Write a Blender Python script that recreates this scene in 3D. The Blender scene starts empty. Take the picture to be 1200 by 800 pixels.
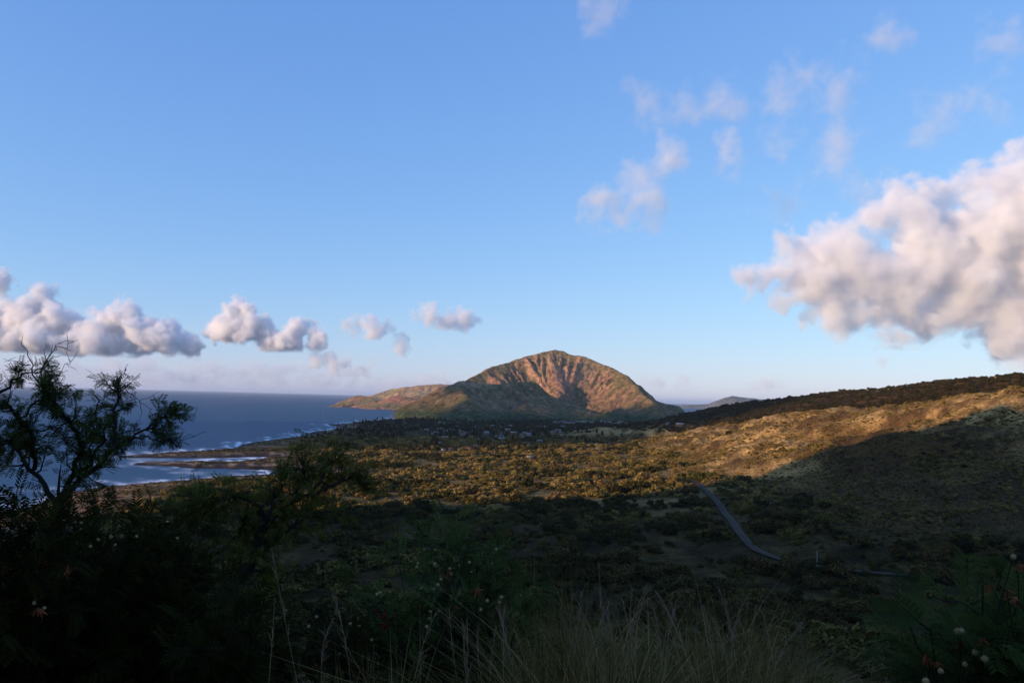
import bpy, math, random
import numpy as np
from mathutils import Matrix, Vector
R = math.radians
scn = bpy.context.scene
col = scn.collection

# ------------------------------------------------------------------ camera
EYE = 100.0
FPX, HOR, ROLL = 930.0, 66.7, R(1.52)
pitch = math.atan(HOR / FPX)
F = np.array([0, math.cos(pitch), math.sin(pitch)])
U0 = np.array([0, -math.sin(pitch), math.cos(pitch)]); R0 = np.array([1.0, 0, 0])
RT = math.cos(ROLL) * R0 + math.sin(ROLL) * U0
UP = -math.sin(ROLL) * R0 + math.cos(ROLL) * U0
cam = bpy.data.cameras.new('camera'); cam.sensor_width = 36; cam.lens = FPX / 1200 * 36
cam.clip_start = 0.1; cam.clip_end = 200000
camo = bpy.data.objects.new('camera', cam); col.objects.link(camo)
camo.matrix_world = Matrix(((RT[0], UP[0], -F[0], 0), (RT[1], UP[1], -F[1], 0), (RT[2], UP[2], -F[2], EYE), (0, 0, 0, 1)))
scn.camera = camo

# ------------------------------------------------------------------ sky, sun, exposure
SUN_AZ, SUN_EL = R(62), R(11)          # azimuth measured from straight behind the lens towards its left
sdir = np.array([-math.sin(SUN_AZ) * math.cos(SUN_EL), -math.cos(SUN_AZ) * math.cos(SUN_EL), math.sin(SUN_EL)])
world = bpy.data.worlds.new('World'); scn.world = world; world.use_nodes = True
wn = world.node_tree; bg = wn.nodes['Background']
sky = wn.nodes.new('ShaderNodeTexSky'); sky.sky_type = 'NISHITA'; sky.sun_disc = False
sky.sun_elevation = SUN_EL; sky.sun_rotation = math.atan2(sdir[0], sdir[1])
sky.altitude = 0; sky.air_density = 1.0; sky.dust_density = 0.2; sky.ozone_density = 4.0
SKY_STRENGTH = 0.15
sep = wn.nodes.new('ShaderNodeSeparateColor'); cmb = wn.nodes.new('ShaderNodeCombineColor')
wn.links.new(sky.outputs[0], sep.inputs[0])
for i, (k, g) in enumerate(((0.262, 0.78), (0.312, 0.64), (0.565, 0.37))):      # the camera's soft shoulder, per channel
    p = wn.nodes.new('ShaderNodeMath'); p.operation = 'POWER'; p.inputs[1].default_value = g
    q = wn.nodes.new('ShaderNodeMath'); q.operation = 'MULTIPLY'; q.inputs[1].default_value = k / SKY_STRENGTH
    wn.links.new(sep.outputs[i], p.inputs[0]); wn.links.new(p.outputs[0], q.inputs[0]); wn.links.new(q.outputs[0], cmb.inputs[i])
wn.links.new(cmb.outputs[0], bg.inputs[0]); bg.inputs[1].default_value = SKY_STRENGTH
sl = bpy.data.lights.new('sun', 'SUN'); sl.energy = 5.0; sl.angle = R(0.5); sl.color = (1.0, 0.69, 0.42)
so = bpy.data.objects.new('sun', sl); col.objects.link(so)
so.rotation_euler = Vector(sdir).to_track_quat('Z', 'Y').to_euler()
vs = scn.view_settings; vs.view_transform = 'Standard'; vs.look = 'None'; vs.gamma = 1; vs.exposure = 0.0
scn.cycles.use_denoising = True
scn.cycles.max_bounces = 14; scn.cycles.volume_bounces = 12; scn.cycles.transparent_max_bounces = 8
scn.cycles.diffuse_bounces = 3; scn.cycles.glossy_bounces = 2; scn.cycles.transmission_bounces = 2

# ------------------------------------------------------------------ helpers
def ray(px, py):
    d = F + (px - 600) / FPX * RT + (400 - py) / FPX * UP
    return d
def at(px, py, Y):
    d = ray(px, py); d = d / d[1] * Y
    return np.array([d[0], d[1], EYE + d[2]])
def gz(px, py, z=0.0):
    d = ray(px, py); t = (z - EYE) / d[2]
    return np.array([d[0] * t, d[1] * t, z])

def hor(px): return 454.6 + 0.0265 * (px - 143)

def grad2(ix, iy, seed):
    h = (ix.astype(np.int64) * 374761393 + iy.astype(np.int64) * 668265263 + seed * 974634521) & 0x7fffffff
    h = ((h ^ (h >> 13)) * 1274126177) & 0x7fffffff
    a = ((h ^ (h >> 16)) & 0xffff) / 65536.0 * 2 * np.pi
    return np.cos(a), np.sin(a)
def pnoise(x, y, seed=0):
    x = np.asarray(x, float); y = np.asarray(y, float)
    ix, iy = np.floor(x), np.floor(y); fx, fy = x - ix, y - iy
    ux, uy = fx * fx * fx * (fx * (fx * 6 - 15) + 10), fy * fy * fy * (fy * (fy * 6 - 15) + 10)
    v = []
    for dx in (0, 1):
        for dy in (0, 1):
            gx, gy = grad2(ix + dx, iy + dy, seed)
            v.append(gx * (fx - dx) + gy * (fy - dy))
    return ((v[0] * (1 - uy) + v[1] * uy) * (1 - ux) + (v[2] * (1 - uy) + v[3] * uy) * ux) * 1.5
def fbm(x, y, seed=0, oct=4, gain=0.5):
    s = 0; a = 1; f = 1; t = 0
    for k in range(oct):
        s = s + a * pnoise(x * f, y * f, seed + k * 17); t += a; a *= gain; f *= 2.03
    return s / t
def sstep(a, b, x):
    t = np.clip((x - a) / (b - a), 0, 1); return t * t * (3 - 2 * t)

def mesh_obj(name, verts, quads, mat=None, attrs=None, smooth=True, parent=None):
    verts = np.asarray(verts, np.float32); quads = np.asarray(quads, np.int32)
    me = bpy.data.meshes.new(name); n = quads.shape[1]
    me.vertices.add(len(verts)); me.vertices.foreach_set('co', verts.ravel())
    me.loops.add(quads.size); me.loops.foreach_set('vertex_index', quads.ravel())
    me.polygons.add(len(quads)); me.polygons.foreach_set('loop_start', np.arange(0, quads.size, n, dtype=np.int32))
    try: me.polygons.foreach_set('loop_total', np.full(len(quads), n, np.int32))
    except Exception: pass
    me.update(calc_edges=True)
    if smooth: me.polygons.foreach_set('use_smooth', np.ones(len(quads), bool))
    for k, a in (attrs or {}).items():
        a = np.asarray(a, np.float32)
        if a.ndim == 1:
            at_ = me.attributes.new(k, 'FLOAT', 'POINT'); at_.data.foreach_set('value', a)
        else:
            at_ = me.attributes.new(k, 'FLOAT_COLOR', 'POINT')
            at_.data.foreach_set('color', np.concatenate([a, np.ones((len(a), 1), np.float32)], 1).ravel())
    if mat: me.materials.append(mat)
    ob = bpy.data.objects.new(name, me); col.objects.link(ob)
    if parent: ob.parent = parent
    return ob
def grid_quads(nr, nc, wrap=False):
    i = np.arange(nr * nc).reshape(nr, nc)
    if wrap: i = np.concatenate([i, i[:, :1]], 1)
    return np.stack([i[:-1, :-1], i[:-1, 1:], i[1:, 1:], i[1:, :-1]], -1).reshape(-1, 4)

class Nodes:
    """small helper for writing materials"""
    def __init__(self, name):
        self.m = bpy.data.materials.new(name); self.m.use_nodes = True; self.t = self.m.node_tree
        self.b = self.t.nodes['Principled BSDF']; self.b.inputs['Specular IOR Level'].default_value = 0.02
        self.b.inputs['Roughness'].default_value = 0.9
    def n(self, kind, **kw):
        x = self.t.nodes.new(kind)
        for k, v in kw.items():
            if k in x.inputs: self.put(v, x.inputs[k])
            else: setattr(x, k, v)
        return x
    def put(self, v, sock):
        if isinstance(v, bpy.types.NodeSocket): self.t.links.new(v, sock)
        else: sock.default_value = v
    def math(self, op, a, b=0.0, clamp=False):
        x = self.t.nodes.new('ShaderNodeMath'); x.operation = op; x.use_clamp = clamp
        self.put(a, x.inputs[0]); self.put(b, x.inputs[1]); return x.outputs[0]
    def mix(self, f, a, b, mode='MIX'):
        x = self.t.nodes.new('ShaderNodeMix'); x.data_type = 'RGBA'; x.blend_type = mode
        self.put(f, x.inputs[0])
        for v, s in ((a, x.inputs[6]), (b, x.inputs[7])):
            self.put(v if isinstance(v, bpy.types.NodeSocket) else (*v, 1), s)
        return x.outputs[2]
    def noise(self, scale, detail=4, rough=0.55, vec=None):
        x = self.t.nodes.new('ShaderNodeTexNoise'); x.inputs['Scale'].default_value = scale
        x.inputs['Detail'].default_value = detail; x.inputs['Roughness'].default_value = rough
        if vec is None: vec = self.pos()
        self.t.links.new(vec, x.inputs['Vector']); return x.outputs[0]
    def pos(self): return self.t.nodes.new('ShaderNodeNewGeometry').outputs['Position']
    def attr(self, name, out='Color', kind='GEOMETRY'):
        x = self.t.nodes.new('ShaderNodeAttribute'); x.attribute_name = name; x.attribute_type = kind; return x.outputs[out]
    def ramp(self, f, a, b):
        x = self.t.nodes.new('ShaderNodeMapRange'); x.inputs[1].default_value = a; x.inputs[2].default_value = b
        x.interpolation_type = 'SMOOTHSTEP'; self.put(f, x.inputs[0]); return x.outputs[0]
    def base(self, c): self.put(c if isinstance(c, bpy.types.NodeSocket) else (*c, 1), self.b.inputs['Base Color'])
    def bump(self, h, dist, strength=1.0):
        x = self.t.nodes.new('ShaderNodeBump'); x.inputs['Distance'].default_value = dist; x.inputs['Strength'].default_value = strength
        self.put(h, x.inputs['Height']); self.t.links.new(x.outputs[0], self.b.inputs['Normal'])
def plain(name, c, rough=0.8, spec=0.05):
    k = Nodes(name); k.base(c); k.b.inputs['Roughness'].default_value = rough; k.b.inputs['Specular IOR Level'].default_value = spec; return k.m

# ------------------------------------------------------------------ the land: heights
SHORE_PX = [(490, 478.5), (476, 486), (464, 490.7), (455, 492.5), (433, 493), (420, 494), (400, 497), (383, 497.3), (392, 499), (400, 500.7), (380, 505), (368, 505.5),
            (352, 511), (324, 515), (300, 518), (283, 521), (276, 525.5), (250, 527), (222, 529), (195, 530), (172, 532), (150, 533.5), (137, 535.3), (152, 536.3), (172, 536.2),
            (222, 536.5), (270, 536), (314, 534.8), (316, 536.6), (290, 539.5), (270, 542), (238, 541), (207, 541), (180, 541.5), (159, 542.5), (159, 544.5), (200, 546), (229, 549),
            (283, 549), (333, 551), (359, 553), (360, 557), (333, 557), (283, 558), (251, 560), (226, 562), (200, 565), (159, 568), (121, 571), (93, 575),
            (40, 592), (0, 604), (-100, 640)]
shore = [gz(*p)[:2] for p in SHORE_PX]
shore += [np.array(p) for p in ((-620, 420), (-820, 420), (-1050, 350), (-1500, -900), (-2500, -3000), (7000, -3000), (9000, 3000), (7500, 6500), (3000, 6500), (800, 6200), (-200, 6600))]
shore = np.array(shore)
def signed_shore(x, y):
    """distance to the shoreline, positive on land"""
    d = np.full(x.shape, 1e9); ins = np.zeros(x.shape, bool)
    A, B = shore, np.roll(shore, -1, 0)
    for a, b in zip(A, B):
        e = b - a; L2 = max(e @ e, 1e-9)
        t = np.clip(((x - a[0]) * e[0] + (y - a[1]) * e[1]) / L2, 0, 1)
        d = np.minimum(d, np.hypot(x - a[0] - t * e[0], y - a[1] - t * e[1]))
        c = ((a[1] > y) != (b[1] > y))
        with np.errstate(divide='ignore', invalid='ignore'):
            xi = a[0] + (y - a[1]) * e[0] / (e[1] if e[1] != 0 else 1e-9)
        ins ^= c & (x < xi)
    return np.where(ins, d, -d)

CTRL = []
def cp(px, py, Y): CTRL.append(at(px, py, Y))
def cw(x, y, z): CTRL.append(np.array([x, y, z], float))
# the plain
for x, y, z in ((-330, 640, 5), (-250, 500, 6), (-330, 450, 5), (-200, 380, 9), (-100, 330, 11), (0, 340, 11), (100, 350, 11), (-150, 700, 8), (0, 650, 10), (0, 900, 9), (-200, 950, 6), (-300, 1200, 5),
                (0, 1300, 9), (100, 1000, 11), (-100, 1600, 9), (100, 1650, 12), (-400, 1900, 7), (0, 2200, 12), (300, 2300, 14), (-300, 2800, 10), (300, 3000, 14), (0, 3600, 12), (900, 3300, 14), (1500, 5000, 12), (-700, 4500, 8),
                (0, 6000, 8), (-500, 2400, 7), (-350, 1600, 6)): cw(x, y, z)
# the slope of the right-hand hill
for p in ((850, 600, 648), (884, 643, 486), (953, 663, 440), (1148, 679, 418), (1000, 600, 560), (1200, 650, 440), (1200, 600, 520), (1200, 550, 590), (1200, 512, 650), (1200, 490, 715), (1200, 465, 800),
          (1150, 471, 850), (1100, 477, 920), (1050, 481, 1000), (1000, 484, 1080), (950, 488, 1180), (900, 493, 1300), (840, 501, 1480), (800, 511, 1560), (760, 519, 1560), (730, 524, 1560), (820, 562, 800), (900, 565, 760), (900, 530, 960), (1000, 550, 720), (1000, 520, 860),
          (1100, 520, 730), (1100, 560, 610), (1100, 600, 530), (800, 540, 1060), (850, 520, 1200), (1000, 640, 480), (1090, 512, 690), (1050, 550, 640), (1010, 592, 560), (1060, 580, 590),
          (1200, 443, 1350), (1200, 455, 1180), (1100, 452, 1600), (1000, 462, 1880), (940, 468, 2050), (900, 471.5, 2150), (870, 475, 2250), (840, 480, 2330), (818, 488, 2380), (800, 494, 2450),
          (1000, 474, 1500), (900, 482, 1780), (850, 494, 1850), (1100, 464, 1250), (820, 500, 1900), (755, 499, 1750), (780, 498, 1820), (735, 505, 1720), (725, 514, 1690), (755, 516, 1650), (800, 506, 1700)): cp(*p)
for x, y, z in ((560, 980, 88), (700, 1020, 105), (380, 1400, 52), (600, 1330, 84), (900, 2600, 60), (1500, 2600, 120), (700, 3000, 25), (1800, 1900, 160), (1400, 900, 150), (700, 600, 95), (600, 350, 60), (400, 200, 60), (900, 200, 130), (2500, 3500, 60), (3000, 1500, 150),
                (330, 330, 18), (260, 260, 22)): cw(x, y, z)
# the slope the camera stands on
for x, y, z in ((0, 0, 98.4), (0, 3, 98.1), (-3, 4, 98.0), (3, 4, 98.2), (0, 5, 97.7), (-4, 6, 97.3), (5, 6, 97.6), (0, 8, 96.7), (0, 12, 94.6), (-8, 12, 94.0), (10, 12, 95.0), (0, 30, 83), (-20, 30, 81), (25, 30, 84), (0, 60, 66), (-60, 60, 60), (60, 60, 68), (0, 120, 41), (-100, 120, 36), (110, 120, 46),
                (0, 200, 21), (-150, 220, 16), (160, 220, 26), (0, 270, 13), (-300, 250, 8), (-200, 100, 38), (200, 100, 62), (-100, 0, 72), (-250, 0, 30), (120, 0, 100), (0, -60, 108), (-200, -100, 60), (300, -100, 130), (500, 0, 120), (-60, -30, 92), (60, -30, 106)): cw(x, y, z)
CTRL = np.array(CTRL)
def _k(r): return np.sqrt(r * r + 4.0)
_D = _k(np.hypot(CTRL[:, None, 0] - CTRL[None, :, 0], CTRL[:, None, 1] - CTRL[None, :, 1]))
_n = len(CTRL); _A = np.zeros((_n + 1, _n + 1)); _A[:_n, :_n] = -_D; _A[:_n, _n] = 1; _A[_n, :_n] = 1
_W = np.linalg.solve(_A + np.diag([0.0] * _n + [0.0]), np.append(CTRL[:, 2], 0))
def rbf(x, y):
    s = np.full(x.shape, _W[_n])
    for (cx, cy, _z), w in zip(CTRL, _W[:_n]): s -= w * _k(np.hypot(x - cx, y - cy))
    return s

# the headland behind the camera, which keeps the morning sun off the slope and the near valley
ca, sa = math.cos(SUN_AZ), math.sin(SUN_AZ); TANEL = math.tan(SUN_EL)
def st(x, y): return x * ca - y * sa, x * sa + y * ca
RIDGE_T = -560.0
EDGE = [(300, 600, 640), (380, 597, 655), (500, 594, 670), (600, 590, 690), (700, 583, 730), (800, 570, 790), (850, 560, 830), (950, 540, 860), (1020, 528, 850), (1100, 505, 850), (1150, 495, 790), (1200, 487, 740)]
_es = []
for p in EDGE:
    q = at(*p); s_, t_ = st(q[0], q[1]); _es.append((s_, q[2] + (t_ - RIDGE_T) * TANEL))
_es.sort()
ES = np.array([e[0] for e in _es]); EZ = np.array([e[1] for e in _es])
ES = np.concatenate([[ES[0] - 700, ES[0] - 160, ES[0] - 45], ES, [ES[-1] + 150, ES[-1] + 700, ES[-1] + 1500]])
EZ = np.concatenate([[5, 30, EZ[0] - 60], EZ, [EZ[-1] + 25, EZ[-1] + 30, EZ[-1] - 50]])

def height0(x, y):
    r = np.hypot(x, y)
    h = rbf(x, y)
    hill = sstep(15, 45, h) * sstep(200, 420, r)
    far = sstep(300, 700, r)
    # gullies that run down the hill, towards the valley
    gx = (x * 0.72 + y * 0.69); gy = (-x * 0.69 + y * 0.72)
    g = 1 - np.abs(fbm(gx / 95 + 0.6 * fbm(x / 160, y / 160, 5, 3), gy / 420, 11, 4)) * 2.2
    h = h + hill * (g - 0.45) * (8 + 12 * sstep(650, 850, r))
    h = h + hill * fbm(x / 45, y / 45, 31, 4) * 4.6
    h = h + far * fbm(x / 210, y / 210, 7, 3) * (1.5 + 1.5 * hill)
    h = h + sstep(30, 120, r) * fbm(x / 30, y / 30, 9, 3) * 1.0
    s, t = st(x, y)
    rz = np.interp(s, ES, EZ) + fbm(s / 60, t / 300, 3, 4) * 30 + fbm(s / 21, t / 200, 6, 3) * 24
    h = np.maximum(h, rz - np.maximum((t - RIDGE_T) * 0.72, (RIDGE_T - t) * 0.5))
    sd = signed_shore(x, y) + sstep(250, 500, r) * fbm(x / 28, y / 28, 13, 4) * 9 * sstep(4000, 2000, r)
    cap = np.where(sd < 0, np.maximum(sd * 0.10, -18), 0.0)
    capl = 0.4 + sstep(0, 10, sd) * 1.3 + np.maximum(sd, 0) * 0.055 + np.abs(fbm(x / 14, y / 14, 41, 3)) * 1.6 * sstep(90, 10, sd) * sstep(-2, 8, sd)
    h = np.where(sd < 0, np.minimum(h, cap), np.minimum(h, capl + sstep(60, 260, sd) * 400))
    return h, sd

HALF = R(38)
ang = np.concatenate([np.linspace(-HALF, HALF, 860), np.linspace(HALF, 2 * math.pi - HALF, 98)[1:-1]])
rad = 0.7 * 1.0145 ** np.arange(690)
rad = rad[rad < 13500]
A_, R_ = np.meshgrid(ang, rad)
GX, GY = R_ * np.sin(A_), R_ * np.cos(A_)
GZ, GSD = height0(GX, GY)
NCF = 860; LR0, LRD = math.log(0.7), math.log(1.0145)
def hz(x, y):
    """height of the ground sheet inside the field of view"""
    x = np.asarray(x, float); y = np.asarray(y, float)
    a = (np.arctan2(x, y) + HALF) / (2 * HALF) * (NCF - 1); r = (np.log(np.hypot(x, y)) - LR0) / LRD
    a = np.clip(a, 0, NCF - 1.001); r = np.clip(r, 0, len(rad) - 1.001)
    i, j = r.astype(int), a.astype(int); u, v = r - i, a - j
    return (GZ[i, j] * (1 - u) * (1 - v) + GZ[i + 1, j] * u * (1 - v) + GZ[i, j + 1] * (1 - u) * v + GZ[i + 1, j + 1] * u * v)
def gsd(x, y):
    a = (np.arctan2(x, y) + HALF) / (2 * HALF) * (NCF - 1); r = (np.log(np.hypot(x, y)) - LR0) / LRD
    a = np.clip(a, 0, NCF - 1.001); r = np.clip(r, 0, len(rad) - 1.001)
    return GSD[r.astype(int), a.astype(int)]

def crest_gap(x, y):
    """how far a place lies beyond the pale grass crest of the right-hand hill"""
    return y - np.interp(x / np.maximum(y, 1.0), (0.14, 0.215, 0.258, 0.323, 0.376, 0.43, 0.484, 0.538, 0.591, 0.645, 0.72), (1640, 1560, 1480, 1300, 1180, 1080, 1000, 920, 850, 800, 740))
def behind_crest(x, y): return sstep(20, 90, crest_gap(x, y)) * (y > 300)       # where the kiawe wood grows
# ground colours (soil, grass, rock by place, some sun and shade painted in)
def ground_tint(x, y, z, sd):
    n1 = fbm(x / 60, y / 60, 51, 4)[..., None]; n2 = fbm(x / 17, y / 17, 57, 3)[..., None]
    dry = np.array([0.20, 0.13, 0.042]); olive = np.array([0.085, 0.066, 0.02]); earth = np.array([0.125, 0.080, 0.034]); gold = np.array([0.47, 0.33, 0.125])
    dark = np.array([0.042, 0.030, 0.010]); rock = np.array([0.055, 0.045, 0.038]); sand = np.array([0.36, 0.27, 0.16])
    w = sstep(-0.25, 0.35, n1 + 0.6 * n2)
    flat = olive * (1 - w) + earth * w
    flat = flat + (dry - flat) * sstep(0.25, 0.6, n2 + 0.5 * n1) * 0.6
    w2 = sstep(-0.3, 0.3, n2 * 0.8 + n1)
    lit_w = np.maximum(sstep(-230, -110, crest_gap(x, y)), sstep(0.43, 0.34, x / np.maximum(y, 1)) * sstep(700, 930, y + 0.25 * x))[..., None] * sstep(-0.9, 0.2, n1 + 0.5 * n2 + 0.35)
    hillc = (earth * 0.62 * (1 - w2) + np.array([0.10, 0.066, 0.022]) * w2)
    hillc = hillc * (1 - lit_w) + (earth * 0.95 * (1 - w2) + gold * w2) * lit_w
    # dry crest grass; sunlit ground painted paler, shaded slope darker, to carry the light
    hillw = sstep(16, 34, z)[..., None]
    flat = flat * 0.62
    op_ = sstep(-0.06, -0.26, fbm(x / 75, y / 75, 811, 4) + 0.5 * fbm(x / 26, y / 26, 813, 3))[..., None] * sstep(600, 720, y)[..., None]
    flat = flat * (1 - op_) + np.array([0.20, 0.148, 0.055]) * (1 + 0.4 * n2) * op_
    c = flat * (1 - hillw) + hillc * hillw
    farr = (behind_crest(x, y) * sstep(36, 56, z))[..., None]
    c = c * (1 - farr) + (dark * (1.25 + 0.5 * n1) + earth * 0.12) * farr
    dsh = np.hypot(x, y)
    valley = (sstep(620, 480, dsh) * sstep(40, 25, z))[..., None]  # near ground painted darker where the headland's shade falls
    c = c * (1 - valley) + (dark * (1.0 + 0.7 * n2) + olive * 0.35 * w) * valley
    coast = (sstep(110, 20, sd) * (dsh > 300))[..., None]
    cs = sand * sstep(-0.1, 0.3, n2 + 0.4 * n1) + rock * (1 - sstep(-0.1, 0.3, n2 + 0.4 * n1))
    cs = cs + (np.array([0.32, 0.19, 0.09]) - cs) * (0.6 * sstep(1000, 820, dsh))[..., None]
    c = c * (1 - coast) + cs * coast
    edge = (sstep(24, 7, sd) * (dsh > 300))[..., None]
    c = c * (1 - edge) + rock * edge
    vil = (sstep(1650, 1750, y) * sstep(25, 16, z) * sstep(40, 120, sd))[..., None]
    c = c * (1 - vil) + (np.array([0.045, 0.040, 0.012]) * (1.2 + n2)) * vil
    return np.clip(c * np.array([1.03, 0.87, 0.78]), 0.006, 0.6)
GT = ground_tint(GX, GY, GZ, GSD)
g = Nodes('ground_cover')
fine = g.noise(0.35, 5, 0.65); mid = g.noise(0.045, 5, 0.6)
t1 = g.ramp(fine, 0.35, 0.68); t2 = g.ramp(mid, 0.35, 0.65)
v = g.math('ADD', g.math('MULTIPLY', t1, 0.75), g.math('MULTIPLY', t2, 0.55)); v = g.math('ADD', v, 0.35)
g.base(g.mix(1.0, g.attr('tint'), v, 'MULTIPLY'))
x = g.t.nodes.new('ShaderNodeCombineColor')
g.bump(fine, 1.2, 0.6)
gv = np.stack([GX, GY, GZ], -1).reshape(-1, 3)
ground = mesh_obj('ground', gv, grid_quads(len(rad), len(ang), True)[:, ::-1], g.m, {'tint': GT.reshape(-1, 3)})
ground['kind'] = 'structure'

# ------------------------------------------------------------------ sea
sr = np.concatenate([20 * 1.022 ** np.arange(330), [40000, 90000, 180000]]); sr = sr[(sr > 150)]
sang = np.concatenate([np.linspace(-HALF, HALF, 500), np.linspace(HALF, 2 * math.pi - HALF, 60)[1:-1]])
SA, SR = np.meshgrid(sang, sr); SX, SY = SR * np.sin(SA), SR * np.cos(SA)
ssd = signed_shore(SX, SY)
ssd_n = ssd + fbm(SX / 40, SY / 40, 71, 3) * 10 * (SR < 4500)
# surf: breaking lines and wash along the shore
br = fbm(SX / 55, SY / 55, 77, 3)
foam = np.zeros_like(SX)
for d0, wdt, amp in ((-5, 6, 1.0), (-24, 6, 1.0), (-50, 5, 0.8)):
    foam = np.maximum(foam, amp * np.exp(-((ssd_n - d0 - 7 * br) / wdt) ** 2) * sstep(-0.15, 0.35, fbm(SX / 70, SY / 70, 83 + int(d0), 3) + (0.35 if d0 > -20 else 0)))
foam *= (SR < 5000) * sstep(2.0, -4.0, ssd_n)
swell = fbm(SX / 90, SY / 26, 91, 3) * 0.9 * sstep(6000, 1500, SR) * sstep(10, -40, ssd)
SZ = swell + foam * 0.7 * (ssd_n < -25)
w = Nodes('sea_water')
deep = (0.008, 0.046, 0.092); pale = (0.016, 0.062, 0.105)
fo = w.attr('foam', 'Fac'); sh = w.attr('shallow', 'Fac')
cn = w.noise(0.004, 4, 0.6); cn2 = w.noise(0.12, 4, 0.6)
c = w.mix(sh, deep, pale); c = w.mix(g.ramp if False else w.ramp(cn, 0.35, 0.75), c, (0.012, 0.058, 0.108))
lace = w.math('MULTIPLY', fo, w.ramp(cn2, 0.2, 0.45), True)
lace = w.math('ADD', lace, w.ramp(fo, 0.5, 0.85), True)
w.base(w.mix(lace, c, (0.72, 0.74, 0.78)))
w.put(w.math('ADD', w.math('MULTIPLY', lace, 0.5), 0.22), w.b.inputs['Roughness'])
w.b.inputs['Specular IOR Level'].default_value = 0.0
wv1 = w.noise(0.05, 6, 0.7)
mp = w.n('ShaderNodeMapping'); w.t.links.new(w.pos(), mp.inputs[0]); mp.inputs['Scale'].default_value = (1.0, 0.45, 1)
wv2 = w.noise(0.22, 5, 0.65, mp.outputs[0])
w.bump(w.math('ADD', w.math('MULTIPLY', wv1, 2.5), wv2), 1.2, 0.75)
gl_ = w.t.nodes.new('ShaderNodeBsdfGlossy'); gl_.inputs['Roughness'].default_value = 0.28; gl_.inputs['Color'].default_value = (.9, .95, 1, 1)
w.t.links.new(w.b.inputs['Normal'].links[0].from_socket, gl_.inputs['Normal'])
sm_ = w.t.nodes.new('ShaderNodeMixShader'); w.put(w.math('MULTIPLY', w.math('SUBTRACT', 1.0, lace, True), 0.145), sm_.inputs[0])
w.t.links.new(w.b.outputs[0], sm_.inputs[1]); w.t.links.new(gl_.outputs[0], sm_.inputs[2]); w.t.links.new(sm_.outputs[0], w.t.nodes['Material Output'].inputs[0])
sea = mesh_obj('sea', np.stack([SX, SY, SZ], -1).reshape(-1, 3), grid_quads(len(sr), len(sang), True)[:, ::-1], w.m,
               {'foam': foam.ravel(), 'shallow': sstep(-75, -5, ssd).ravel() * (SR < 5000).ravel()})
sea['kind'] = 'structure'

# ------------------------------------------------------------------ far hills from crest lines
def crest_hills(name, x0, x1, y0, y1, step, ridges, base, mat, tint, seed, gul=1.0, extra=None):
    xs = np.arange(x0, x1, step); ys = np.arange(y0, y1, step)
    X, Y = np.meshgrid(xs, ys)
    wx = X + fbm(X / 160, Y / 160, seed + 3, 3) * 22; wy = Y + fbm(X / 160, Y / 160, seed + 4, 3) * 22
    H = np.full(X.shape, float(base)); AUX = np.zeros(X.shape)
    for (pts, k, ga, lam) in ridges:
        P = np.array([at(*p) for p in pts]); arc = np.concatenate([[0], np.cumsum(np.hypot(*np.diff(P[:, :2], axis=0).T))])
        bd = np.full(X.shape, 1e9); bs = np.zeros(X.shape); bz = np.zeros(X.shape)
        for i in range(len(P) - 1):
            a, b = P[i], P[i + 1]; e = b[:2] - a[:2]; L2 = e @ e
            t = np.clip(((wx - a[0]) * e[0] + (wy - a[1]) * e[1]) / L2, 0, 1)
            d = np.hypot(wx - a[0] - t * e[0], wy - a[1] - t * e[1])
            m = d < bd
            bd = np.where(m, d, bd); bs = np.where(m, arc[i] + t * math.sqrt(L2), bs); bz = np.where(m, a[2] + t * (b[2] - a[2]), bz)
        c = np.maximum(bz - base, 1.0)
        gl = 0.65 * np.abs(fbm(bs / lam + 0.3 * fbm(X / 90, Y / 90, seed + 9, 2), bd / 900, seed + 5, 2, 0.55)) * 2.2 + 0.35 * np.abs(pnoise(bs / lam * 3.1 + 0.4 * fbm(X / 50, Y / 50, seed + 10, 2), bd / 500, seed + 6)) * 2.2
        hh = c * np.clip(1 - np.sqrt(bd * bd + 49) * k / (c * 1.75), 0, 1) ** 1.75 + 7 * k
        gd = np.clip(bd / 90, 0, 1) * np.exp(-bd / 520) * ga * np.clip(c / 120, 0.2, 1.3)
        hh = hh + (gl - 0.5) * gd + (np.abs(pnoise(bs / lam * 5.3 + 0.8 * fbm(X / 45, Y / 45, seed + 12, 2), bd / 260, seed + 8)) - 0.3) * gd * 0.55
        z = base + hh
        AUX = np.where(z > H, gl * np.clip(bd / 100, 0, 1), AUX)
        if name == 'crater_hill' and pts is FRONT: RIM[:] = [np.exp(-(bd / 26) ** 2) * sstep(1.0, 0.0, bs / 260)]
        H = np.maximum(H, z)
    H = H + fbm(X / 60, Y / 60, seed, 5, 0.6) * 8 * sstep(base + 4, base + 40, H)
    if extra is not None: H = extra(X, Y, H)
    if name == 'crater_hill': H = H - 60 * sstep(60, -120, signed_shore(X, Y)) * sstep(-100, -300, X)
    T = tint(X, Y, H, AUX)
    # the apron goes under the ground (or the sea) where the hill has run out
    e = np.minimum(np.minimum(X - x0, x1 - X), np.minimum(Y - y0, y1 - Y))
    H = H - 14 * sstep(base + 16, base + 5, H) - 80 * sstep(25 * step, 3 * step, e)
    ob = mesh_obj(name, np.stack([X, Y, H], -1).reshape(-1, 3), grid_quads(len(ys), len(xs)), mat, {'tint': T.reshape(-1, 3)})
    ob['kind'] = 'structure'
    return X, Y, H

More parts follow.
